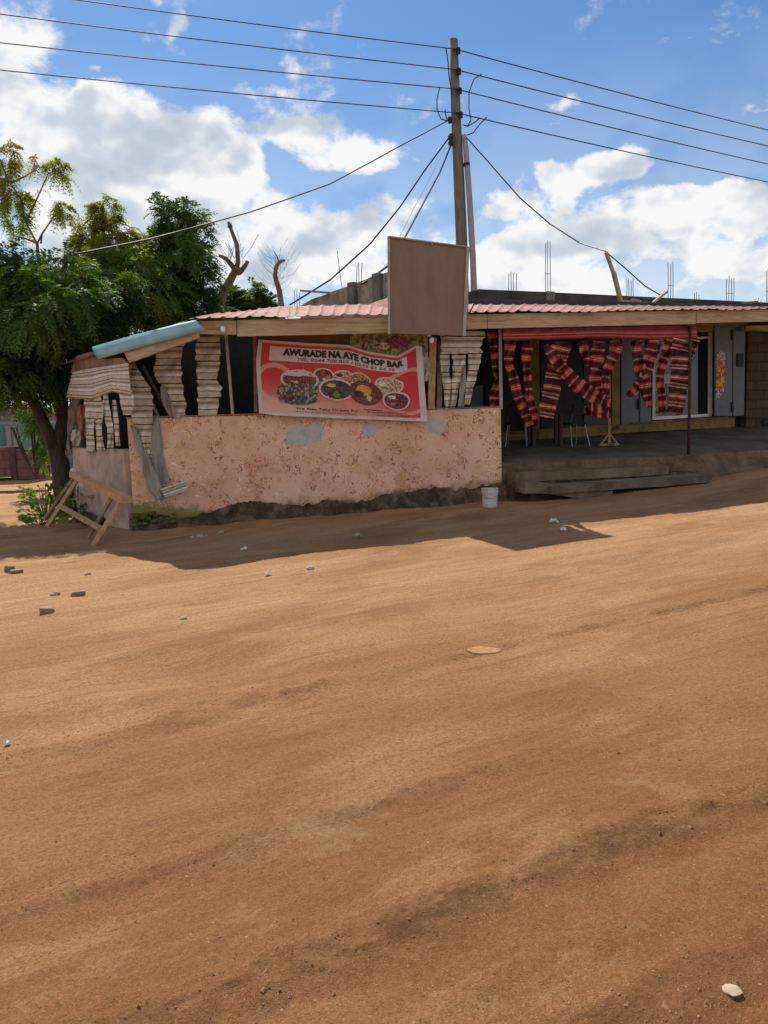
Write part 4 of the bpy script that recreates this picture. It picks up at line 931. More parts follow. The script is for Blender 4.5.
b = MB(); b.box((p[0], p[1]+.3, p[2]+.70), (.75,.6,.04), .33); b.build('table_top', M['tabledark'], tb, bevel=.005)
for dx, dy in ((-.28,.1),(.28,.1),(-.28,.52),(.28,.52)): b = MB(); b.box((p[0]+dx, p[1]+dy, p[2]+.34), (.07,.07,.68), .33); b.build('leg', M['tabledark'], tb)
# small block on floor by shutters
p = at_floor(630, 431); b = MB(); b.box((p[0], p[1]-.12, p[2]+.15), (.24,.2,.3), .2); o = b.build('stone_block', M['darkconc'], None, bevel=.03); tag(o, 'dark rounded block on the verandah floor below the grey shutters', 'block')
p = at_floor(763, 426); b = MB(); b.rock((p[0], p[1], p[2]+.08), .15, (1.2,.8,.8), 5, 12); o = b.build('black_bag', M['black'], None, smooth=True); tag(o, 'black bag slumped by the block wall at the right end of the verandah', 'bag')
# steps
stp = thing('concrete_steps', (4.0, 13.5, 0), 'worn cracked concrete steps leading up to the verandah', 'steps')
def step(xa, xb, d0, d1, z, th, name, seed):
    """slab between distances d0 (far) and d1 (near) in front of the verandah edge"""
    nx, ny = 50, 6; vs = []; fs = []; e0, e1 = np.array(EDGE[0]), np.array(EDGE[1]); tt = (e1-e0)/np.linalg.norm(e1-e0); nn = np.array([tt[1], -tt[0]])
    Ln = np.linalg.norm(e1-e0)
    for lay in (0, 1):
        for i in range(nx+1):
            s = xa+(xb-xa)*i/nx; j_ = .035*(fbm(np.array([s*14.]), np.array([0.]), 4, seed)[0]-.5)*2
            for j in range(ny+1):
                d = d0+(d1+j_*(j/ny)-d0)*j/ny; p = e0+tt*s*Ln+nn*d; zz = z(s) if callable(z) else z
                zz += .012*(fbm(np.array([p[0]*5]), np.array([p[1]*5]), 3, seed+3)[0]-.5)
                if lay: zz = zz-th-(.03*(fbm(np.array([s*6.]), np.array([5.]), 3, seed)[0]))
                vs.append((p[0], p[1]+(.03 if lay else 0), zz))
    Q = (nx+1)*(ny+1)
    for i in range(nx):
        for j in range(ny): a = i*(ny+1)+j; fs += [(a, a+1, a+ny+2, a+ny+1), (a+Q, a+ny+1+Q, a+ny+2+Q, a+1+Q)]
        a = i*(ny+1)+ny; fs.append((a, a+Q, a+ny+1+Q, a+ny+1))
    for i in (0, nx):
        for j in range(ny): a = i*(ny+1)+j; fs.append((a, a+1, a+1+Q, a+Q))
    b = MB(); b.add(vs, fs); return b.build(name, M['stepc'], stp)
M['stepc'] = mat('step_concrete', (.19,.145,.10), .35, 2, .9, bump=.015, bscale=25, dirt=(.07,.055,.038))
step(.02, .82, -.02, .42, lambda s: .56, .14, 'upper_step', 61)
step(.14, .97, .30, .86, lambda s: .33+.06*s, .12, 'lower_step', 66)
step(.02, .46, .30, .80, lambda s: .42-.22*float(sm(.05, .45, s)), .16, 'broken_ramp', 71)
# dark void filling below slabs
e0, e1 = np.array(EDGE[0]), np.array(EDGE[1]); tt = (e1-e0)/np.linalg.norm(e1-e0); nn_ = np.array([tt[1], -tt[0]]); Ln = np.linalg.norm(e1-e0)
b = MB(); pp = [e0+tt*Ln*.03-nn_*.0, e0+tt*Ln*.03+nn_*.44, e0+tt*Ln*.97+nn_*.44, e0+tt*Ln*.97]; b.hexa([(*q, -.2) for q in pp], [(*q, .2) for q in pp]); b.build('underfill', M['mud'], stp)
b = MB(); pp = [e0+tt*Ln*.01, e0+tt*Ln*.01+nn_*.36, e0+tt*Ln*.96+nn_*.36, e0+tt*Ln*.96]; b.hexa([(*q, -.2) for q in pp], [(*q, .43) for q in pp]); b.build('underfill', M['mud'], stp)

# ------------------------------------------------------------ unfinished storey behind
SLB0 = np.array([2.2, 16.9]); SLB1 = np.array([14.5, 22.6]); SLP = (SLB0, SLB1)
ub = thing('unfinished_building', (4, 18, 0), 'unfinished concrete upper storey with bare slab and block parapet behind the tin roof', 'building')
b = MB(); n3 = nrm(SLP); top = [onp(472,288,SLP), onp(552,291,SLP), onp(552.5,291,SLP), onp(780,305,SLP), onp(900,311,SLP)]
zt = onp(500, 289, SLP)[2]
def slabseg(x0, x1, y0, y1, h, off, m_, name, dep=3.0):
    a, c = onp(x0, y0, SLP, off), onp(x1, y1, SLP, off); b = MB(); b.poly([a, c, c-np.array([0,0,h]), a-np.array([0,0,h])], -n3*dep); return b.build(name, m_, ub, bevel=.01)
slabseg(478, 551, 289, 292, .30, 0, M['slabconc'], 'slab'); slabseg(551.5, 800, 292.2, 304, .30, .02, M['slabconc'], 'slab'); slabseg(800.5, 980, 304, 312, .30, 0, M['slabconc'], 'slab')
slabseg(479, 980, 296.5, 317, .9, -.5, M['black'], 'shadow_gap_wall', .3)  # black wall puts the shadow below the slab into its colour
slabseg(547, 555, 291, 291.4, .22, .05, M['concrete'], 'block', .3)
# parapet receding to the left
PR0 = np.array([.12, 16.5]); PR1 = np.array([-2.6, 21.8]); PP = (PR1, PR0)
xs = [(300,306),(312,299),(330,293),(332,291.5),(352,285),(356,283),(372,277),(388,272),(392,272)]
Pt = [onp(x, y, PP) for x, y in xs]; Pb = [np.array([p[0], p[1], 3.3]) for p in Pt]
b = MB(); b.poly(Pt+Pb[::-1], -nrm(PP)*.2+np.array([0.001,0,0])); b.build('parapet', M['parap'] if 'parap' in M else mat('parapet_blocks', (.34,.29,.23), .4, 3, .95, bump=.04, bscale=6, dirt=(.19,.16,.125)), ub)
q0 = onp(392,272,PP); b = MB(); b.poly([q0, q0+np.array([1.1,.25,0]), q0+np.array([1.1,.25,-1.5]), q0+np.array([0,0,-1.5])], (.02,.2,0)); b.build('parapet', M['darkconc'], ub)
for x, y in ((353,283),(378,274)): p = onp(x, y, PP, .06); b = MB(); b.box((p[0], p[1], p[2]-.3), (.2,.2,.62), .9); b.build('pier', M['darkconc'], ub, bevel=.02)
b = MB(); p = atY(305,291,20); q = atY(331,293,19); b.bar(p, q, .3, .05); o = b.build('loose_board', M['wood'], None); tag(o, 'flat brown board lying on top of the receding block parapet, left of the signboard', 'board')
# red roof piece behind signboard left
b = MB(); b.poly([onp(355,309,PP,.7), onp(392,296,PP,.7), onp(392,309,PP,.9)], (.1,.4,-.05)); b.build('roof_piece', M['roof'], ub)
# starter bars
def bars(px, w, y0, y1, n, lab, pl=SLP, off=-.4, lean=0):
    base = onp(px, y1, pl, off); t = thing('rebar_bundle', base, lab, 'steel bars', 'bare reinforcing bars sticking up')
    b0 = MB()
    for i in range(n):
        x = px-w/2+w*i/max(1, n-1); o = off-.18*(i % 2); a = onp(x, y1+3, pl, o); c = onp(x+lean+random.uniform(-.6, .6), y0+random.uniform(0, 4), pl, o)
        b = MB(); b.tube([a, (a+c)/2+np.array([random.uniform(-.01,.01),0,0]), c], .0075, 6); b.build('bar', M['rebar'], t)
    if y1-y0 > 25:
        z = (onp(px, (y0*.35+y1*.65), pl, off))[2]; P = [onp(x, (y0*.35+y1*.65), pl, o) for x, o in ((px-w/2, off), (px+w/2, off), (px+w/2, off-.18), (px-w/2, off-.18), (px-w/2, off))]
        b = MB(); b.tube(P, .006, 5); b.build('tie', M['rebar'], t)
bars(512.5, 7.5, 271.5, 291, 4, 'short group of four steel bars nearest the utility pole')
bars(548, 5, 240, 292, 3, 'tallest group of steel bars, above the white topped block on the slab')
bars(630, 7, 277.5, 297, 4, 'short steel bars just right of the leaning wooden prop')
bars(670.5, 5, 260.5, 299, 3, 'tall steel bars beside the pile of planks on the roof')
bars(697, 4, 291.5, 301, 3, 'very short steel bars, between the two taller groups at the right')
bars(730, 7, 275.5, 303, 4, 'medium steel bars second from the right edge of the roof'); bars(758, 5, 296, 304, 3, 'lowest stub of steel bars near the right edge'); bars(768, 3, 268, 304, 3, 'steel bars cut by the right edge of the photo')
bars(359, 5, 262, 284, 3, 'steel bars on the block parapet near the signboard', PP, -.1); bars(343, 1, 250, 288, 1, 'single bent steel bar leaning on the block parapet', PP, -.1, lean=-5); bars(297, 5, 289, 303, 3, 'small steel bars at the far left end of the block parapet', PP, -.1)
# leaning wooden prop carrying the service wire, loose planks
pr = thing('wooden_prop', onp(620, 302, SLP, .5), 'leaning wooden prop holding up the service wire above the slab', 'prop')
b = MB(); b.bar(onp(621,302,SLP,.3), onp(613.5,272,SLP,.3), .09, .08); b.build('post', M['palewood'], pr, bevel=.01); b = MB(); b.bar(onp(614.5,276,SLP,.37), onp(606,252,SLP,.37), .08, .06); b.build('post', M['palewood'], pr, bevel=.01)
for k, (a, lb, w) in enumerate((((650,305,667,291.5), 'rough plank tilted upward on the tin roof near the tall steel bars', .08), ((622,301,648,303.5), 'pale plank lying flat along the edge of the slab', .06), ((741,303,757,302), 'short thin board on the roof at the right', .05), ((632,300,640,301.5),'small offcut lying beside the wooden prop',.08))):
    b = MB(); b.bar(onp(a[0],a[1],SLP,.6), onp(a[2],a[3],SLP,.6), w, .05); o = b.build('plank', M['palewood'] if k != 2 else M['greywood'], None, bevel=.005); tag(o, lb, 'plank')

# ------------------------------------------------------------ utility pole and wires
PY = 24.0
pole = thing('utility_pole', atY(476, 318, PY), 'tall round wooden utility pole leaning slightly left behind the signboard', 'utility pole')
b = MB(); path = [atY(x, y, PY) for x, y in ((463.8,330),(463,300),(461.5,240),(459,180),(457,140),(455,90),(453.2,40))]
b.tube(path, [.19,.185,.175,.165,.15,.14,.135], 16); b.build('shaft', M['pole'], pole, smooth=True)
b = MB(); b.tube([atY(474.5,305,PY-.1), atY(473,260,PY-.1), atY(470,205,PY-.1), atY(466,150,PY-.1), atY(464,135,PY-.1)], [.10,.095,.09,.085,.075], 10); b.build('brace_pipe', M['pipe'], pole, smooth=True)
b = MB(); b.tube([atY(466.6,163,PY-.1), atY(466.9,166,PY-.1)], .10, 10); b.build('clamp', M['black'], pole)
wy = [49, 69.5, 89, 113]
px_at = lambda y: 453.2+(y-40)*.0385
for y in wy:
    b = MB(); p = atY(px_at(y)+4.5, y+2, PY-.22); b.lathe(p, [(.0,-.09),(.065,-.08),(.075,-.03),(.045,0),(.075,.03),(.065,.08),(0,.09)], 10); b.build('insulator', M['black'], pole)
    b = MB(); b.bar(atY(px_at(y)-2, y+1, PY-.13), atY(px_at(y)+5, y+2, PY-.13), .03, .03); b.build('bracket', M['rebar'], pole)
for y in (120, 137, 143):
    b = MB(); b.rock(atY(450+(y-120)*.03, y, PY-.2), .085, (1,1,1.2), int(y)); b.build('insulator', M['black'], pole)
def wire(name, pts3, r, lab, group, sag=0, m_=None, seg=10):
    P = []
    for i in range(len(pts3)-1):
        a, c = np.array(pts3[i]), np.array(pts3[i+1])
        for k in range(seg): t = k/seg; q = a*(1-t)+c*t; q[2] -= sag*4*t*(1-t)*np.linalg.norm(c-a)*.01; P.append(q)
    P.append(np.array(pts3[-1])); b = MB(); b.tube(P, r, 6); o = b.build(name, m_ or M['wire'], None); tag(o, lab, 'wire', group); return o
names = ['topmost', 'second highest', 'third highest', 'lowest']
Ls = [(78,0),(0,14),(0,42.7),(0,70)]; RsE = [130,146,164,182]
for i, y in enumerate(wy):
    p = atY(px_at(y)+1, y, PY-.2); z = p[2]; 
    def lev(px, py):   # point where the ray meets the wire's own height
        d = ray(px, py); t = (z-CAM[2])/d[2]; return CAM+t*d
    l1 = lev(*Ls[i]); r1 = lev(768, RsE[i]); l0 = l1+(l1-p)*1.8; r0 = r1+(r1-p)*2.2
    wire('power_line', [l0, l1, p], .014, f'{names[i]} power line left of the utility pole', 'power lines', .25)
    wire('power_line', [p, r1, r0], .017, f'{names[i]} power line right of the utility pole', 'power lines', .25)
sv = 'service wires'
wire('service_wire', [atY(449,120,PY), atY(400,146,22), atY(330,184,20), atY(250,212,18), atY(150,239,16), atY(70,255,15)], .016, 'long service wire running down left to the trees', sv, .15)
wire('service_wire', [atY(448,139,PY), atY(425,170,23.5), atY(400,207,23), atY(370,244,22.5), atY(330,280,22), atY(288,306,21.5)], .024, 'service wire descending left behind the bare tree to the tin roof', sv, .2)
wire('service_wire', [atY(451,145,PY), atY(440,172,23), atY(425,200,21.5), atY(405,237,19.5), atY(388,266,18), atY(362,284,17)], .026, 'thick service cable dropping steeply left behind the signboard', sv, .1)
wire('service_wire', [atY(450,146,PY), atY(444,150,23.6), atY(430,178,22.5), atY(412,212,21), atY(392,252,19), atY(385,268,18)], .006, 'faint thin wire between the two left service wires', sv, .1, M['pipe'])
wire('service_wire', [atY(466,137,PY), atY(484,157,23.5), atY(520,198,22), atY(550,224,21), atY(580,243,20), atY(605,251,18.7)], .018, 'service wire curving down right to the wooden prop', sv, .1)
wire('service_wire', [atY(605,251,18.7), atY(625,268,18.7), atY(645,286,18.8), atY(660,295,18.9)], .014, 'service wire from the wooden prop down to the roof planks', sv, .3)
for k, (pts, lb) in enumerate((([(482,74),(474,79),(469,92),(469,110),(471,120),(467,127)], 'curved jumper loop right of the pole from the second line'), ([(440,87),(437,98),(437,110),(441,119),(447,121)], 'curved jumper loop left of the pole'), ([(487,117),(480,124),(473,133),(467,135)], 'short jumper dropping right of the pole from the lowest line'), ([(480,118),(475,122),(468,126),(463,125)], 'upper short jumper beside the pole, right'), ([(446,48),(448,62),(449,76),(452,95)], 'thin vertical jumper on the left face of the pole'), ([(445,110),(446,116),(447,120)],'tiny jumper under the lowest line left of the pole'))):
    wire('jumper_wire', [atY(x, y, PY-.22) for x, y in pts], .016, lb, 'jumper wires on the pole', 0, seg=4)

# ------------------------------------------------------------ trees
def frond_mesh(centers, dirs, sizes, droop=.4, nl=9, seed=0, wide=.30):
    """pinnate leaf sprays: nl leaflets each side as narrow quads"""
    r = np.random.default_rng(seed); V = []; Fc = []; n = len(centers)
    C_ = np.array(centers); D = np.array(dirs); D /= np.linalg.norm(D, axis=1)[:, None]+1e-9; Sz = np.array(sizes)
    up_ = np.tile([0, 0, 1.], (n, 1))+r.normal(0, .35, (n, 3)); side = np.cross(D, up_); side /= np.linalg.norm(side, axis=1)[:, None]+1e-9
    nor = np.cross(side, D)
    quads = []
    for k in range(nl):
        t = (k+.5)/nl
        for sg in (-1, 1):
            basep = C_+D*(Sz*t)[:, None]; basep[:, 2] -= droop*Sz*t*t
            L = Sz*.42*(1-.55*abs(t-.4)); ld = side*sg*.85+D*.55+r.normal(0, .18, (n, 3)); ld[:, 2] -= .35; ld /= np.linalg.norm(ld, axis=1)[:, None]
            wv = np.cross(ld, nor); wv /= np.linalg.norm(wv, axis=1)[:, None]+1e-9; w = L*wide*.5
            tip = basep+ld*L[:, None]; mid = basep+ld*(L*.45)[:, None]
            quads.append(np.stack([basep, mid+wv*w[:, None], tip, mid-wv*w[:, None]], 1))
    Q = np.concatenate(quads, 0); return Q.reshape(-1, 3), len(Q)
def quads_obj(name, V, nq, m_, parent):
    me = bpy.data.meshes.new(name); V = V-np.array(parent.location); me.vertices.add(len(V)); me.vertices.foreach_set('co', V.ravel())
    me.loops.add(nq*4); me.loops.foreach_set('vertex_index', np.arange(nq*4, dtype=np.int32)); me.polygons.add(nq)
    me.polygons.foreach_set('loop_start', np.arange(0, nq*4, 4, dtype=np.int32)); me.polygons.foreach_set('loop_total', np.full(nq, 4, dtype=np.int32)); me.update(calc_edges=True)
    me.materials.append(m_); o = bpy.data.objects.new(name, me); COL.objects.link(o); o.parent = parent; return o
def crown(blobs, n, size, m_, parent, seed=0, nl=7, droop=.5, dens=1.0, name='crown'):
    """blobs: (x,y,z,rx,ry,rz). sprays gathered in clumps through each blob's volume"""
    r = np.random.default_rng(seed); Cs = []; Ds = []; Ss = []
    vol = np.array([b[3]*b[4]*b[5] for b in blobs])**.75; vol = vol/vol.sum()
    for b, f in zip(blobs, vol):
        k = int(n*f); nc = max(5, k//16)
        u = r.normal(size=(nc, 3)); u /= np.linalg.norm(u, axis=1)[:, None]; rad = r.uniform(.45, 1.08, nc)**.7; cc = u*rad[:, None]
        idx = r.integers(0, nc, k); off = r.normal(0, .16, (k, 3)); p = cc[idx]+off
        q = np.array(b[:3])+p*np.array(b[3:6]); d = p+r.normal(0, .55, (k, 3)); d[:, 2] -= .25
        Cs.append(q); Ds.append(d); Ss.append(r.uniform(.6, 1.15, k)*size)
    V, nq = frond_mesh(np.concatenate(Cs), np.concatenate(Ds), np.concatenate(Ss), droop, nl, seed); return quads_obj(name, V, nq, m_, parent)
def pb(px, py, Y, rx, ry, dep=None):
    """crown mass seen at this bearing: radii given by how big it looks there"""
    p = atY(px, py, Y); k = Y/F; return (p[0], p[1], p[2], rx*k, (dep or (rx+ry)*.5*k), ry*k)
def limb(b, pts, r0, r1, seed=0): 
    n = len(pts); b.tube(pts, [r0+(r1-r0)*i/(n-1) for i in range(n)], 9, .08)
# main dark neem
TY = 15.6; g0 = np.array([*atY(66, 512, TY)]); 
T1 = thing('neem_tree', g0, 'large dense dark green tree with forked trunk beside the left end of the shack', 'tree')
b = MB()
limb(b, [atY(70,518,TY), atY(64,490,TY), atY(60,465,TY), atY(56,448,TY)], .22, .17)
limb(b, [atY(56,450,TY), atY(46,428,TY-.1), atY(34,402,TY-.1), atY(22,370,TY), atY(10,330,TY), atY(0,290,TY)], .15, .06); limb(b, [atY(58,450,TY), atY(63,420,TY+.1), atY(62,390,TY), atY(58,350,TY), atY(60,300,TY), atY(66,255,TY)], .15, .04)
limb(b, [atY(62,400,TY), atY(80,360,TY+.2), atY(105,315,TY+.4), atY(118,295,TY+.6), atY(125,285,TY+.7)], .09, .03); limb(b, [atY(62,380,TY), atY(95,330,TY-.2), atY(120,290,TY)], .07, .03)
limb(b, [atY(34,402,TY), atY(5,390,TY-.4), atY(-30,360,TY-.4)], .07, .03)
b.build('trunk', M['bark'], T1, smooth=True)
blobs = [pb(-15,298,TY,50,40),pb(28,286,TY,38,32),pb(55,296,TY-.3,45,36),pb(10,320,TY-.4,60,50),pb(60,340,TY-.5,42,40),pb(-45,340,TY,55,40),pb(12,362,TY-.5,44,34),pb(45,365,TY-.2,30,26),
         pb(85,303,TY,38,34),pb(108,292,TY+.2,32,22),pb(85,322,TY+.4,38,22),pb(-60,305,TY,60,50),pb(88,340,TY+.6,28,20)]
crown(blobs, 11000, .28, M['leafdark'], T1, 1)
crown([pb(45,312,TY-1.3,40,26),pb(75,300,TY-1.1,30,22),pb(20,284,TY-1,30,16),pb(5,375,TY-1.2,26,26)], 900, .34, M['leafmid'], T1, 31, name='sun_tinted_sprays')  # paler leaf colour stands in for sun on these clumps
# right part of the mass: another tree behind the shack roof
T2 = thing('neem_tree', atY(165, 470, 18.5), 'rounded green tree rising over the blue ridge flashing and red roof edge', 'tree')
b = MB(); limb(b, [np.array([*atY(165,420,18.5)[:2], -.2]), atY(165,380,18.5), atY(170,300,18.5), atY(178,250,18.5), atY(182,220,18.5)], .2, .04); limb(b, [atY(168,330,18.5), atY(140,290,18.5), atY(125,260,18.5)], .1, .03); limb(b, [atY(168,310,18.5), atY(195,275,18.5), atY(203,262,18.5)], .08, .03)
b.build('trunk', M['bark'], T2, smooth=True)
crown([pb(178,222,18.5,21,20),pb(188,232,18.3,18,14),pb(160,250,18.5,26,18),pb(188,265,18.5,24,20),pb(150,285,18.2,42,32),pb(190,292,18.6,22,22),pb(175,310,18.4,40,20),pb(125,300,18,32,26),pb(205,312,18.5,18,13)], 5600, .27, M['leafdark'], T2, 2)
crown([pb(140,285,17.2,40,25),pb(172,250,17.6,24,16)], 500, .34, M['leafmid'], T2, 32, name='sun_tinted_sprays')  # sunlight on this crown is likewise put in as paler leaves
T3 = thing('yellow_green_tree', atY(105, 470, 17.6), 'lighter yellow green tree with a pointed top between two darker trees', 'tree')
b = MB(); limb(b, [np.array([*atY(104,420,17.6)[:2], -.2]), atY(104,350,17.6), atY(103,280,17.6), atY(103,230,17.6), atY(103,203,17.6)], .14, .02); b.build('trunk', M['bark'], T3, smooth=True)
crown([pb(103,203,17.6,9,9),pb(107,216,17.6,14,10),pb(95,236,17.5,19,13),pb(118,230,17.6,10,12),pb(112,252,17.4,26,16),pb(88,248,17.5,16,13),pb(140,262,17.4,18,16)], 1500, .26, M['leafyel'], T3, 3)
T4 = thing('sparse_tree', atY(30, 470, 16.8), 'thin branched sparse tree with drooping yellow green tufts against the clouds at far left', 'tree')
b = MB(); Y4 = 16.8
limb(b, [np.array([*atY(66,420,Y4)[:2], -.2]), atY(62,440,Y4), atY(50,360,Y4), atY(40,270,Y4), atY(37,243,Y4)], .08, .03)
for pts in ([(37,244),(30,230),(22,214),(18,206)], [(37,244),(43,232),(50,222),(54,214)], [(41,243),(42,234),(52,220)], [(26,222),(20,196),(10,184),(10,165),(13,152)], [(10,184),(4,170),(0,160)], [(26,222),(40,192),(49,172)], [(11,183),(26,176),(37,168)], [(37,243),(24,238),(12,236)], [(12,190),(0,200)]):
    limb(b, [atY(x, y, Y4+random.uniform(-.2,.2)) for x, y in pts], .022, .009)
b.build('trunk', M['deadbark'], T4, smooth=True)
crown([pb(14,153,Y4,8,6),pb(40,161,Y4,3,6),pb(55,168,Y4,9,6),pb(62,170,Y4,5,5),pb(57,203,Y4,7,5),pb(64,212,Y4,4,7),pb(8,199,Y4,13,6),pb(24,200,Y4,5,5),pb(14,219,Y4,9,6),pb(0,176,Y4,5,7),pb(42,191,Y4,2,2),pb(-6,155,Y4,8,7)], 560, .26, M['leafyel'], T4, 4, droop=.9)
# lopped dead tree
T5 = thing('lopped_tree', atY(222, 330, 20), 'bare lopped tree stump with three cut limbs rising over the roof', 'tree'); b = MB(); Y5 = 20
limb(b, [np.array([*atY(210,400,Y5)[:2], -.2]), atY(214,330,Y5), atY(222,296,Y5), atY(232,277,Y5), atY(237,268,Y5)], .14, .09); limb(b, [atY(236,270,Y5), atY(238,262,Y5), atY(237,245,Y5), atY(232,232,Y5), atY(228.5,222,Y5)], .07, .04)
limb(b, [atY(237,272,Y5), atY(231,264,Y5), atY(225,258,Y5), atY(219,255.5,Y5)], .075, .04); limb(b, [atY(240,272,Y5), atY(245,266,Y5), atY(248,261,Y5)], .07, .045); b.rock(atY(237,271,Y5), .13, (1.1,1,.8), 9, 10); b.rock(atY(230,226,Y5), .07, (1,1,1), 4, 8)
b.build('trunk', M['deadbark'], T5, smooth=True)
b = MB()
for i in range(16):
    a = random.uniform(.3, 2.8); p = atY(random.uniform(226,247), random.uniform(256,268), Y5); L = random.uniform(.25,.6); b.tube([p, p+np.array([math.cos(a)*L*.5, random.uniform(-.2,.2), L*.6]), p+np.array([math.cos(a)*L*.8, random.uniform(-.2,.2), L*1.1])], .006, 4)
b.build('twigs', M['deadbark'], T5)
T6 = thing('bare_tree', atY(282, 330, 24), 'slender leafless tree with a hooked top and fine twigs, right of the lopped tree', 'tree'); b = MB(); Y6 = 24
limb(b, [np.array([*atY(283,400,Y6)[:2], -.2]), atY(282,310,Y6), atY(279,290,Y6), atY(275,276,Y6), atY(276,268,Y6), atY(279,262,Y6), atY(285,260,Y6)], .10, .045); limb(b, [atY(279,263,Y6), atY(277,256,Y6), atY(273,250,Y6)], .02, .008); b.build('trunk', M['deadbark'], T6, smooth=True)
b = MB()
for i in range(60):
    p = atY(random.uniform(272,283), random.uniform(258,292), Y6); a = random.uniform(-.4, 3.5); L = random.uniform(.3,.75); q = p+np.array([math.cos(a)*L*.6, random.uniform(-.2,.2), abs(math.sin(a))*L*.6+.1]); b.tube([p, q, q+np.array([math.cos(a)*L*.3, 0, L*.4])], .0035, 4)
b.build('twigs', M['deadbark'], T6)
for k, (x, y, w, h, lb) in enumerate(((251,300,10,16,'small dark tree with a pointed top beyond the roof, nearest the lopped tree'), (264,306,10,7,'low round bush top just above the roof left of the bare tree'), (230,305,13,13,'small green tree beyond the roof right below the lopped tree'))):
    tr = thing('far_tree', atY(x, 320, 27), lb, 'tree', 'small far trees over the roof'); b = MB(); limb(b, [np.array([*atY(x,400,27)[:2], -.2]), atY(x,330,27), atY(x,y,27)], .15, .04); b.build('trunk', M['bark'], tr)
    crown([pb(x,y,27,w,h),pb(x-w*.3,y+h*.8,27,w*1.2,h),pb(x+w*.4,y+h*.9,27,w,h)], 800, .45, M['leafdark'], tr, 50+k)

# ------------------------------------------------------------ left background
h = thing('block_house', atY(0, 420, 30), 'unplastered grey block house far behind the trees at the left edge', 'house')
p0, p1 = atY(-160, 440, 30), atY(32, 440, 31); b = MB(); b.poly([(p0[0],p0[1],-.3),(p1[0],p1[1],-.3),(p1[0],p1[1],2.5),(p0[0],p0[1],2.5)], (.5,5,0)); b.build('wall', M['blockgrey'], h); b = MB(); b.poly([(p0[0]-.3,p0[1]-.4,2.5),(p1[0]+.4,p1[1]-.4,2.5),(p1[0]+.4,p1[1]+5,3.1),(p0[0]-.3,p0[1]+5,3.1)], (0,0,.06)); b.build('roof', mat('old_tin', (.22,.18,.16), .3, 2, .6), h)
k = thing('metal_kiosk', atY(10, 450, 26), 'teal and blue metal kiosk behind the purple block wall at far left', 'kiosk')
def kb(x0, x1, y0, y1, Y, th, name, m_, par): a = atY(x0,y1,Y); c_ = atY(x1,y1,Y); z1 = atY((x0+x1)/2,y0,Y)[2]; z0 = a[2]; b = MB(); b.poly([(a[0],a[1],z0),(c_[0],c_[1],z0),(c_[0],c_[1],z1),(a[0],a[1],z1)], (.1,th,0)); return b.build(name, m_, par, bevel=.01)
kb(-80,33,424,476,26,2.0,'body',M['bluegrey'],k); kb(-60,4.5,426,476,25.94,.05,'door',M['teal'],k); kb(10,11,426,476,25.93,.05,'rib',M['pipe'],k); kb(17,18,426,476,25.93,.05,'rib',M['pipe'],k)
w = thing('purple_wall', atY(20, 470, 22), 'low purple pink painted block wall with a darker pier at far left', 'wall')
kb(-130,11,449,480,22,.2,'panel',M['pinkblock'],w); kb(17,44.5,449,479,22.0,.2,'panel',M['pinkblock'],w); kb(11,17,446.5,480,21.95,.3,'pier',mat('dark_purple', (.10,.04,.05), .2, 4, .8),w)
pb_ = thing('bush', atY(33, 450, 19.5), 'bright yellow green bush between the purple wall and the dark trunk', 'bush'); b = MB(); 
for i in range(8): q = atY(36,478,19.5); a = random.uniform(-1, 1); b.tube([q, q+np.array([a*.3,0,.6]), q+np.array([a*.6,.1,1.3])], .02, 5)
b.build('stem', M['bark'], pb_); crown([pb(36,424,19.5,9,10),pb(39,440,19.5,6,9),pb(32,410,19.5,10,6),pb(43,458,19.5,3,8)], 420, .26, M['leafbright'], pb_, 61)
def broad(label, x, y, Y, R_, n, seed, hgt=.5):
    c = atY(x, y, Y); c[2] = gz(c[0], c[1]); t = thing('leafy_weed', c, label, 'plant'); r = np.random.default_rng(seed); V = []; st_ = MB()
    for i in range(n):
        a = r.uniform(0, 6.28); rr = R_*r.uniform(.1, 1)**.7; p = c+np.array([math.cos(a)*rr, math.sin(a)*rr*.6, r.uniform(.05, hgt)]); s = r.uniform(.05, .11); d = np.array([math.cos(a), math.sin(a), r.uniform(-.3,.6)]); d /= np.linalg.norm(d); w_ = np.cross(d, r.normal(size=3)); w_ /= np.linalg.norm(w_)
        V += [p, p+d*s*.6+w_*s*.45, p+d*s*1.3, p+d*s*.6-w_*s*.45]
        if i % 6 == 0: st_.tube([c+np.array([math.cos(a)*rr*.2, math.sin(a)*rr*.1, 0]), p], .006, 4)
    st_.build('stem', M['leafmid'], t); quads_obj('leaves', np.array(V), n, M['leafbright'], t)
broad('bright leafy weed at the foot of the forked trunk', 44, 500, 15.0, .45, 260, 1, .62); broad('low green weed nearest the purple wall path', 38, 512, 13.9, .3, 90, 2, .22); broad('small bright weed behind the broken trestle', 76, 500, 14.3, .28, 110, 3, .6)
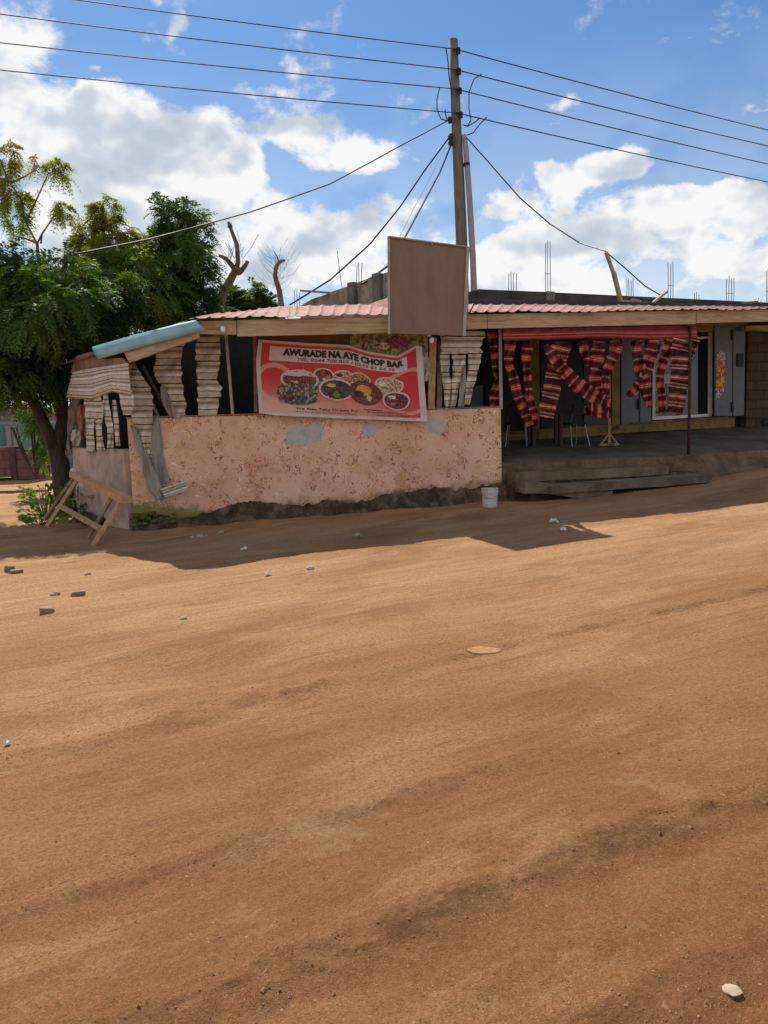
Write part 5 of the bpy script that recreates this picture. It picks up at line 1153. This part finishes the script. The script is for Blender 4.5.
# heap of old boards and cloths against the shack side
jk = thing('leaning_log', atY(80, 470, 15), 'grey log post standing between the tree trunk and the shack side', 'log'); b = MB(); b.tube([atY(82,500,15), atY(81,470,15), atY(80,446,15), atY(79,425,15)], [.15,.14,.13,.12], 10, .05); b.build('trunk', M['greywood'], jk, smooth=True)
t = thing('hanging_sack', atY(74, 430, 14.9), 'brown sack cloth hanging between the trunk and the striped strips', 'cloth'); PL = ((-6.3,14.9),(-5.2,14.9)); ribbon('cloth', [(76,398,5),(74,415,6),(72,435,5),(75,452,4)], PL, 0, M['sack'], t, seed=81)
t = thing('hanging_cloth', atY(82, 415, 14.7), 'small orange brown cloth hanging on the shack side', 'cloth'); ribbon('cloth', [(80,405,4),(82,420,5),(84,436,3)], ((-6.2,14.7),(-5.2,14.7)), 0, M['orange'], t, seed=82)
t = thing('grey_rag', atY(76, 437, 14.6), 'pale grey rag caught on the log beside the trunk', 'cloth'); ribbon('cloth', [(77,430,4),(76,438,5),(77,446,3)], ((-6.2,14.6),(-5.2,14.6)), 0, M['bannerwhite'], t, seed=83)
b = MB(); b.bar(atY(74,499,13.9), atY(98,495,13.9), .10, .04); o = b.build('plank', M['greywood'], None); tag(o, 'short grey plank lying low behind the broken trestle', 'plank')
# dark pile under the shack side
for i, (x, y, Y, r) in enumerate(((84,510,13.9,.22),(95,512,13.6,.2))):
    p = atY(x, y, Y); p[2] = gz(p[0], p[1])+.05; b = MB(); b.rock(p, r, (1.3,1,.6), 90+i, 12); o = b.build('rubble', M['mud'], None); tag(o, ['dark rubble lump behind the trestle nearest the trunk','dark rubble lump behind the trestle nearest the shack wall'][i], 'rubble')
# ------------------------------------------------------------ broken trestle frame
tr = thing('trestle_frame', on_ground(92, 545), 'old wooden trestle frame tipped over beside the shack corner', 'trestle')
def tbar(a, ya, c_, yc, w, hh, name, m_=None): b = MB(); b.bar(atY(*a, ya), atY(*c_, yc), w, hh); return b.build(name, m_ or M['wood'], tr, bevel=.004)
Yl, Yr = 13.0, 11.35
tbar((74,474),Yl,(127,500.5),Yr-.1,.16,.09,'top_beam',M['palewood2'] if 'palewood2' in M else mat('beam_wood', (.52,.29,.14), .2, 8, .8))
tbar((74,478),Yl+.1,(44.5,519),Yl+.25,.07,.05,'leg',M['greywood']); tbar((77,480),Yl-.15,(47.5,526),12.9,.07,.06,'leg'); tbar((112,497),Yr+.35,(88,538),11.75,.06,.05,'leg',M['greywood']); tbar((121.5,500),Yr,(92.5,546),11.15,.07,.06,'leg')
tbar((60,506),12.9,(102,529.5),11.3,.09,.05,'rail')
b = MB(); b.rock(atY(74,471,Yl), .07, (1,1,.8), 3, 9); b.build('wrapped_end', M['cement_patch'], tr)
# ------------------------------------------------------------ small things on the ground
p = on_ground(490, 507); bk_ = thing('bucket', p, 'dirty white plastic bucket standing at the right end of the pink wall', 'bucket')
b = MB(); r1, r2, hh = .115, .145, .31; b.lathe(p, [(0,.0),(r1,.0),(r1+.002,.01),(r2-.008,hh-.06),(r2,hh-.058),(r2,hh-.045),(r2-.006,hh-.043),(r2-.004,hh),(r2+.006,hh),(r2+.006,hh+.008),(r2-.012,hh+.008),(r1-.01,.02),(0,.02)], 32); b.build('body', M['bucket'], bk_, smooth=False)
b = MB(); b.tube([(p[0]+(r2+.008)*math.cos(a), p[1]+(r2+.008)*math.sin(a)*.9-.0, p[2]+hh-.03-.12*abs(math.sin(a))*1.0) for a in [math.pi+math.pi*i/14 for i in range(15)]], .004, 6); b.build('handle', M['steel'], bk_)
def stone(x, y, r, lb, sq=(1,1,.6), m_='rock', seed=0, name='stone', n=10, sink=.15): 
    p = on_ground(x, y); b = MB(); b.rock((p[0], p[1], p[2]+r*sq[2]*(.5-sink)), r, sq, seed, n); o = b.build(name, M[m_], None); tag(o, lb, 'stone'); return o
stone(732, 991, .021, 'pale angular stone alone at the bottom right of the road', (1.25,1.05,.32), 'palerock', 5)
def slabst(x, y, w, d, hgt, lb, m_, rz, name='flat_stone', pts=None):
    p = on_ground(x, y); rnd = random.Random(int(x)); k = 11; P = [(p[0]+w*math.cos(a)*rnd.uniform(.8,1.1), p[1]+d*math.sin(a)*rnd.uniform(.8,1.1), p[2]-.02) for a in [2*math.pi*i/k for i in range(k)]]; b = MB(); b.poly(P[::-1], (0,0,hgt+.02)); o = b.build(name, M[m_], None, bevel=.006); tag(o, lb, 'stone'); return o
slabst(484, 651, .12, .085, .012, 'flat pale stone embedded in the middle of the road', 'disc', 0)
stone(732, 991, .021, 'x') if 0 else None
slabst(575, 649, .14, .06, .003, 'thin pale stone sliver flush with the road right of the flat one', 'dirt', 0)
def blockst(x, y, sx, sy, sz, rz, lb, m_='brick'): p = on_ground(x, y); b = MB(); b.box((p[0], p[1], p[2]+sz*.26), (sx*.85,sy*.8,sz*.85), rz); rq = random.Random(int(x)); b.v = [(v[0]+rq.uniform(-.022,.022), v[1]+rq.uniform(-.022,.022), v[2]+rq.uniform(-.014,.012)) for v in b.v]; o = b.build('broken_brick', M[m_], None, bevel=.016); tag(o, lb, 'brick'); return o
blockst(48, 613, .15, .16, .09, .5, 'broken block, the nearer of two lying apart on the left verge'); blockst(79, 595, .17, .13, .06, .2, 'flatter broken block farther back on the left verge'); blockst(17, 574, .16, .12, .07, .4, 'small brick at the far left edge in front of its twin'); blockst(10, 571, .10, .14, .10, .9, 'small upright brick at the far left edge of the verge')
stone(55, 595, .05, 'small pale stone between the two broken blocks', seed=2)
for i, (x, y, r, lb) in enumerate(((200,537,.06,'lump of rubble in the shade below the green moss'),(221,534,.06,'dark stone in the shade under the pink wall'),(192,538,.04,'small rubble chip in the wall shade, leftmost'),(357,537,.07,'grey stone in the shade below the food banner'),(484,507,.05,'small dark stone touching the bucket'),(88,575,.04,'pebble on the sunlit verge left of the roof shadow'),(310,569,.045,'whitish stone just outside the roof shadow'),(184,619,.03,'small dark stone on the open dirt road'),(206,536,.035,'tiny chip beside the shaded rubble'))):
    stone(x, y, r, lb, seed=10+i, m_='rock' if i != 6 else 'cement_patch')
def litter(x, y, s, lb, seed):
    p = on_ground(x, y); r = np.random.default_rng(seed); vs = []; n = 6
    for i in range(n):
        for j in range(n): s_ = s*.75; vs.append((p[0]+(i/(n-1)-.5)*s_*(1.2+seed%3*.4)+r.normal(0,.08)*s, p[1]+(j/(n-1)-.5)*s*1.3+r.normal(0,.08)*s, p[2]+.01+abs(r.normal(0,.35))*s))
    b = MB(); b.add(vs, [(i*n+j, i*n+j+1, (i+1)*n+j+1, (i+1)*n+j) for i in range(n-1) for j in range(n-1)]); o = b.build('plastic_litter', M['litter'], None, solid=.002); tag(o, lb, 'litter')
litter(244,550,.06,'crumpled white plastic in the roof shade below the pink wall',1); litter(554,523,.08,'crumpled bluish plastic bag at the notch of the signboard shadow, upper one',2); litter(563,531,.07,'crumpled bluish plastic scrap just below the upper bag in the shadow',3); litter(268,575,.05,'pale crumpled wrapper on sunlit dirt beside the shadow edge',4); litter(8,745,.03,'tiny white scrap at the left edge of the road',6)
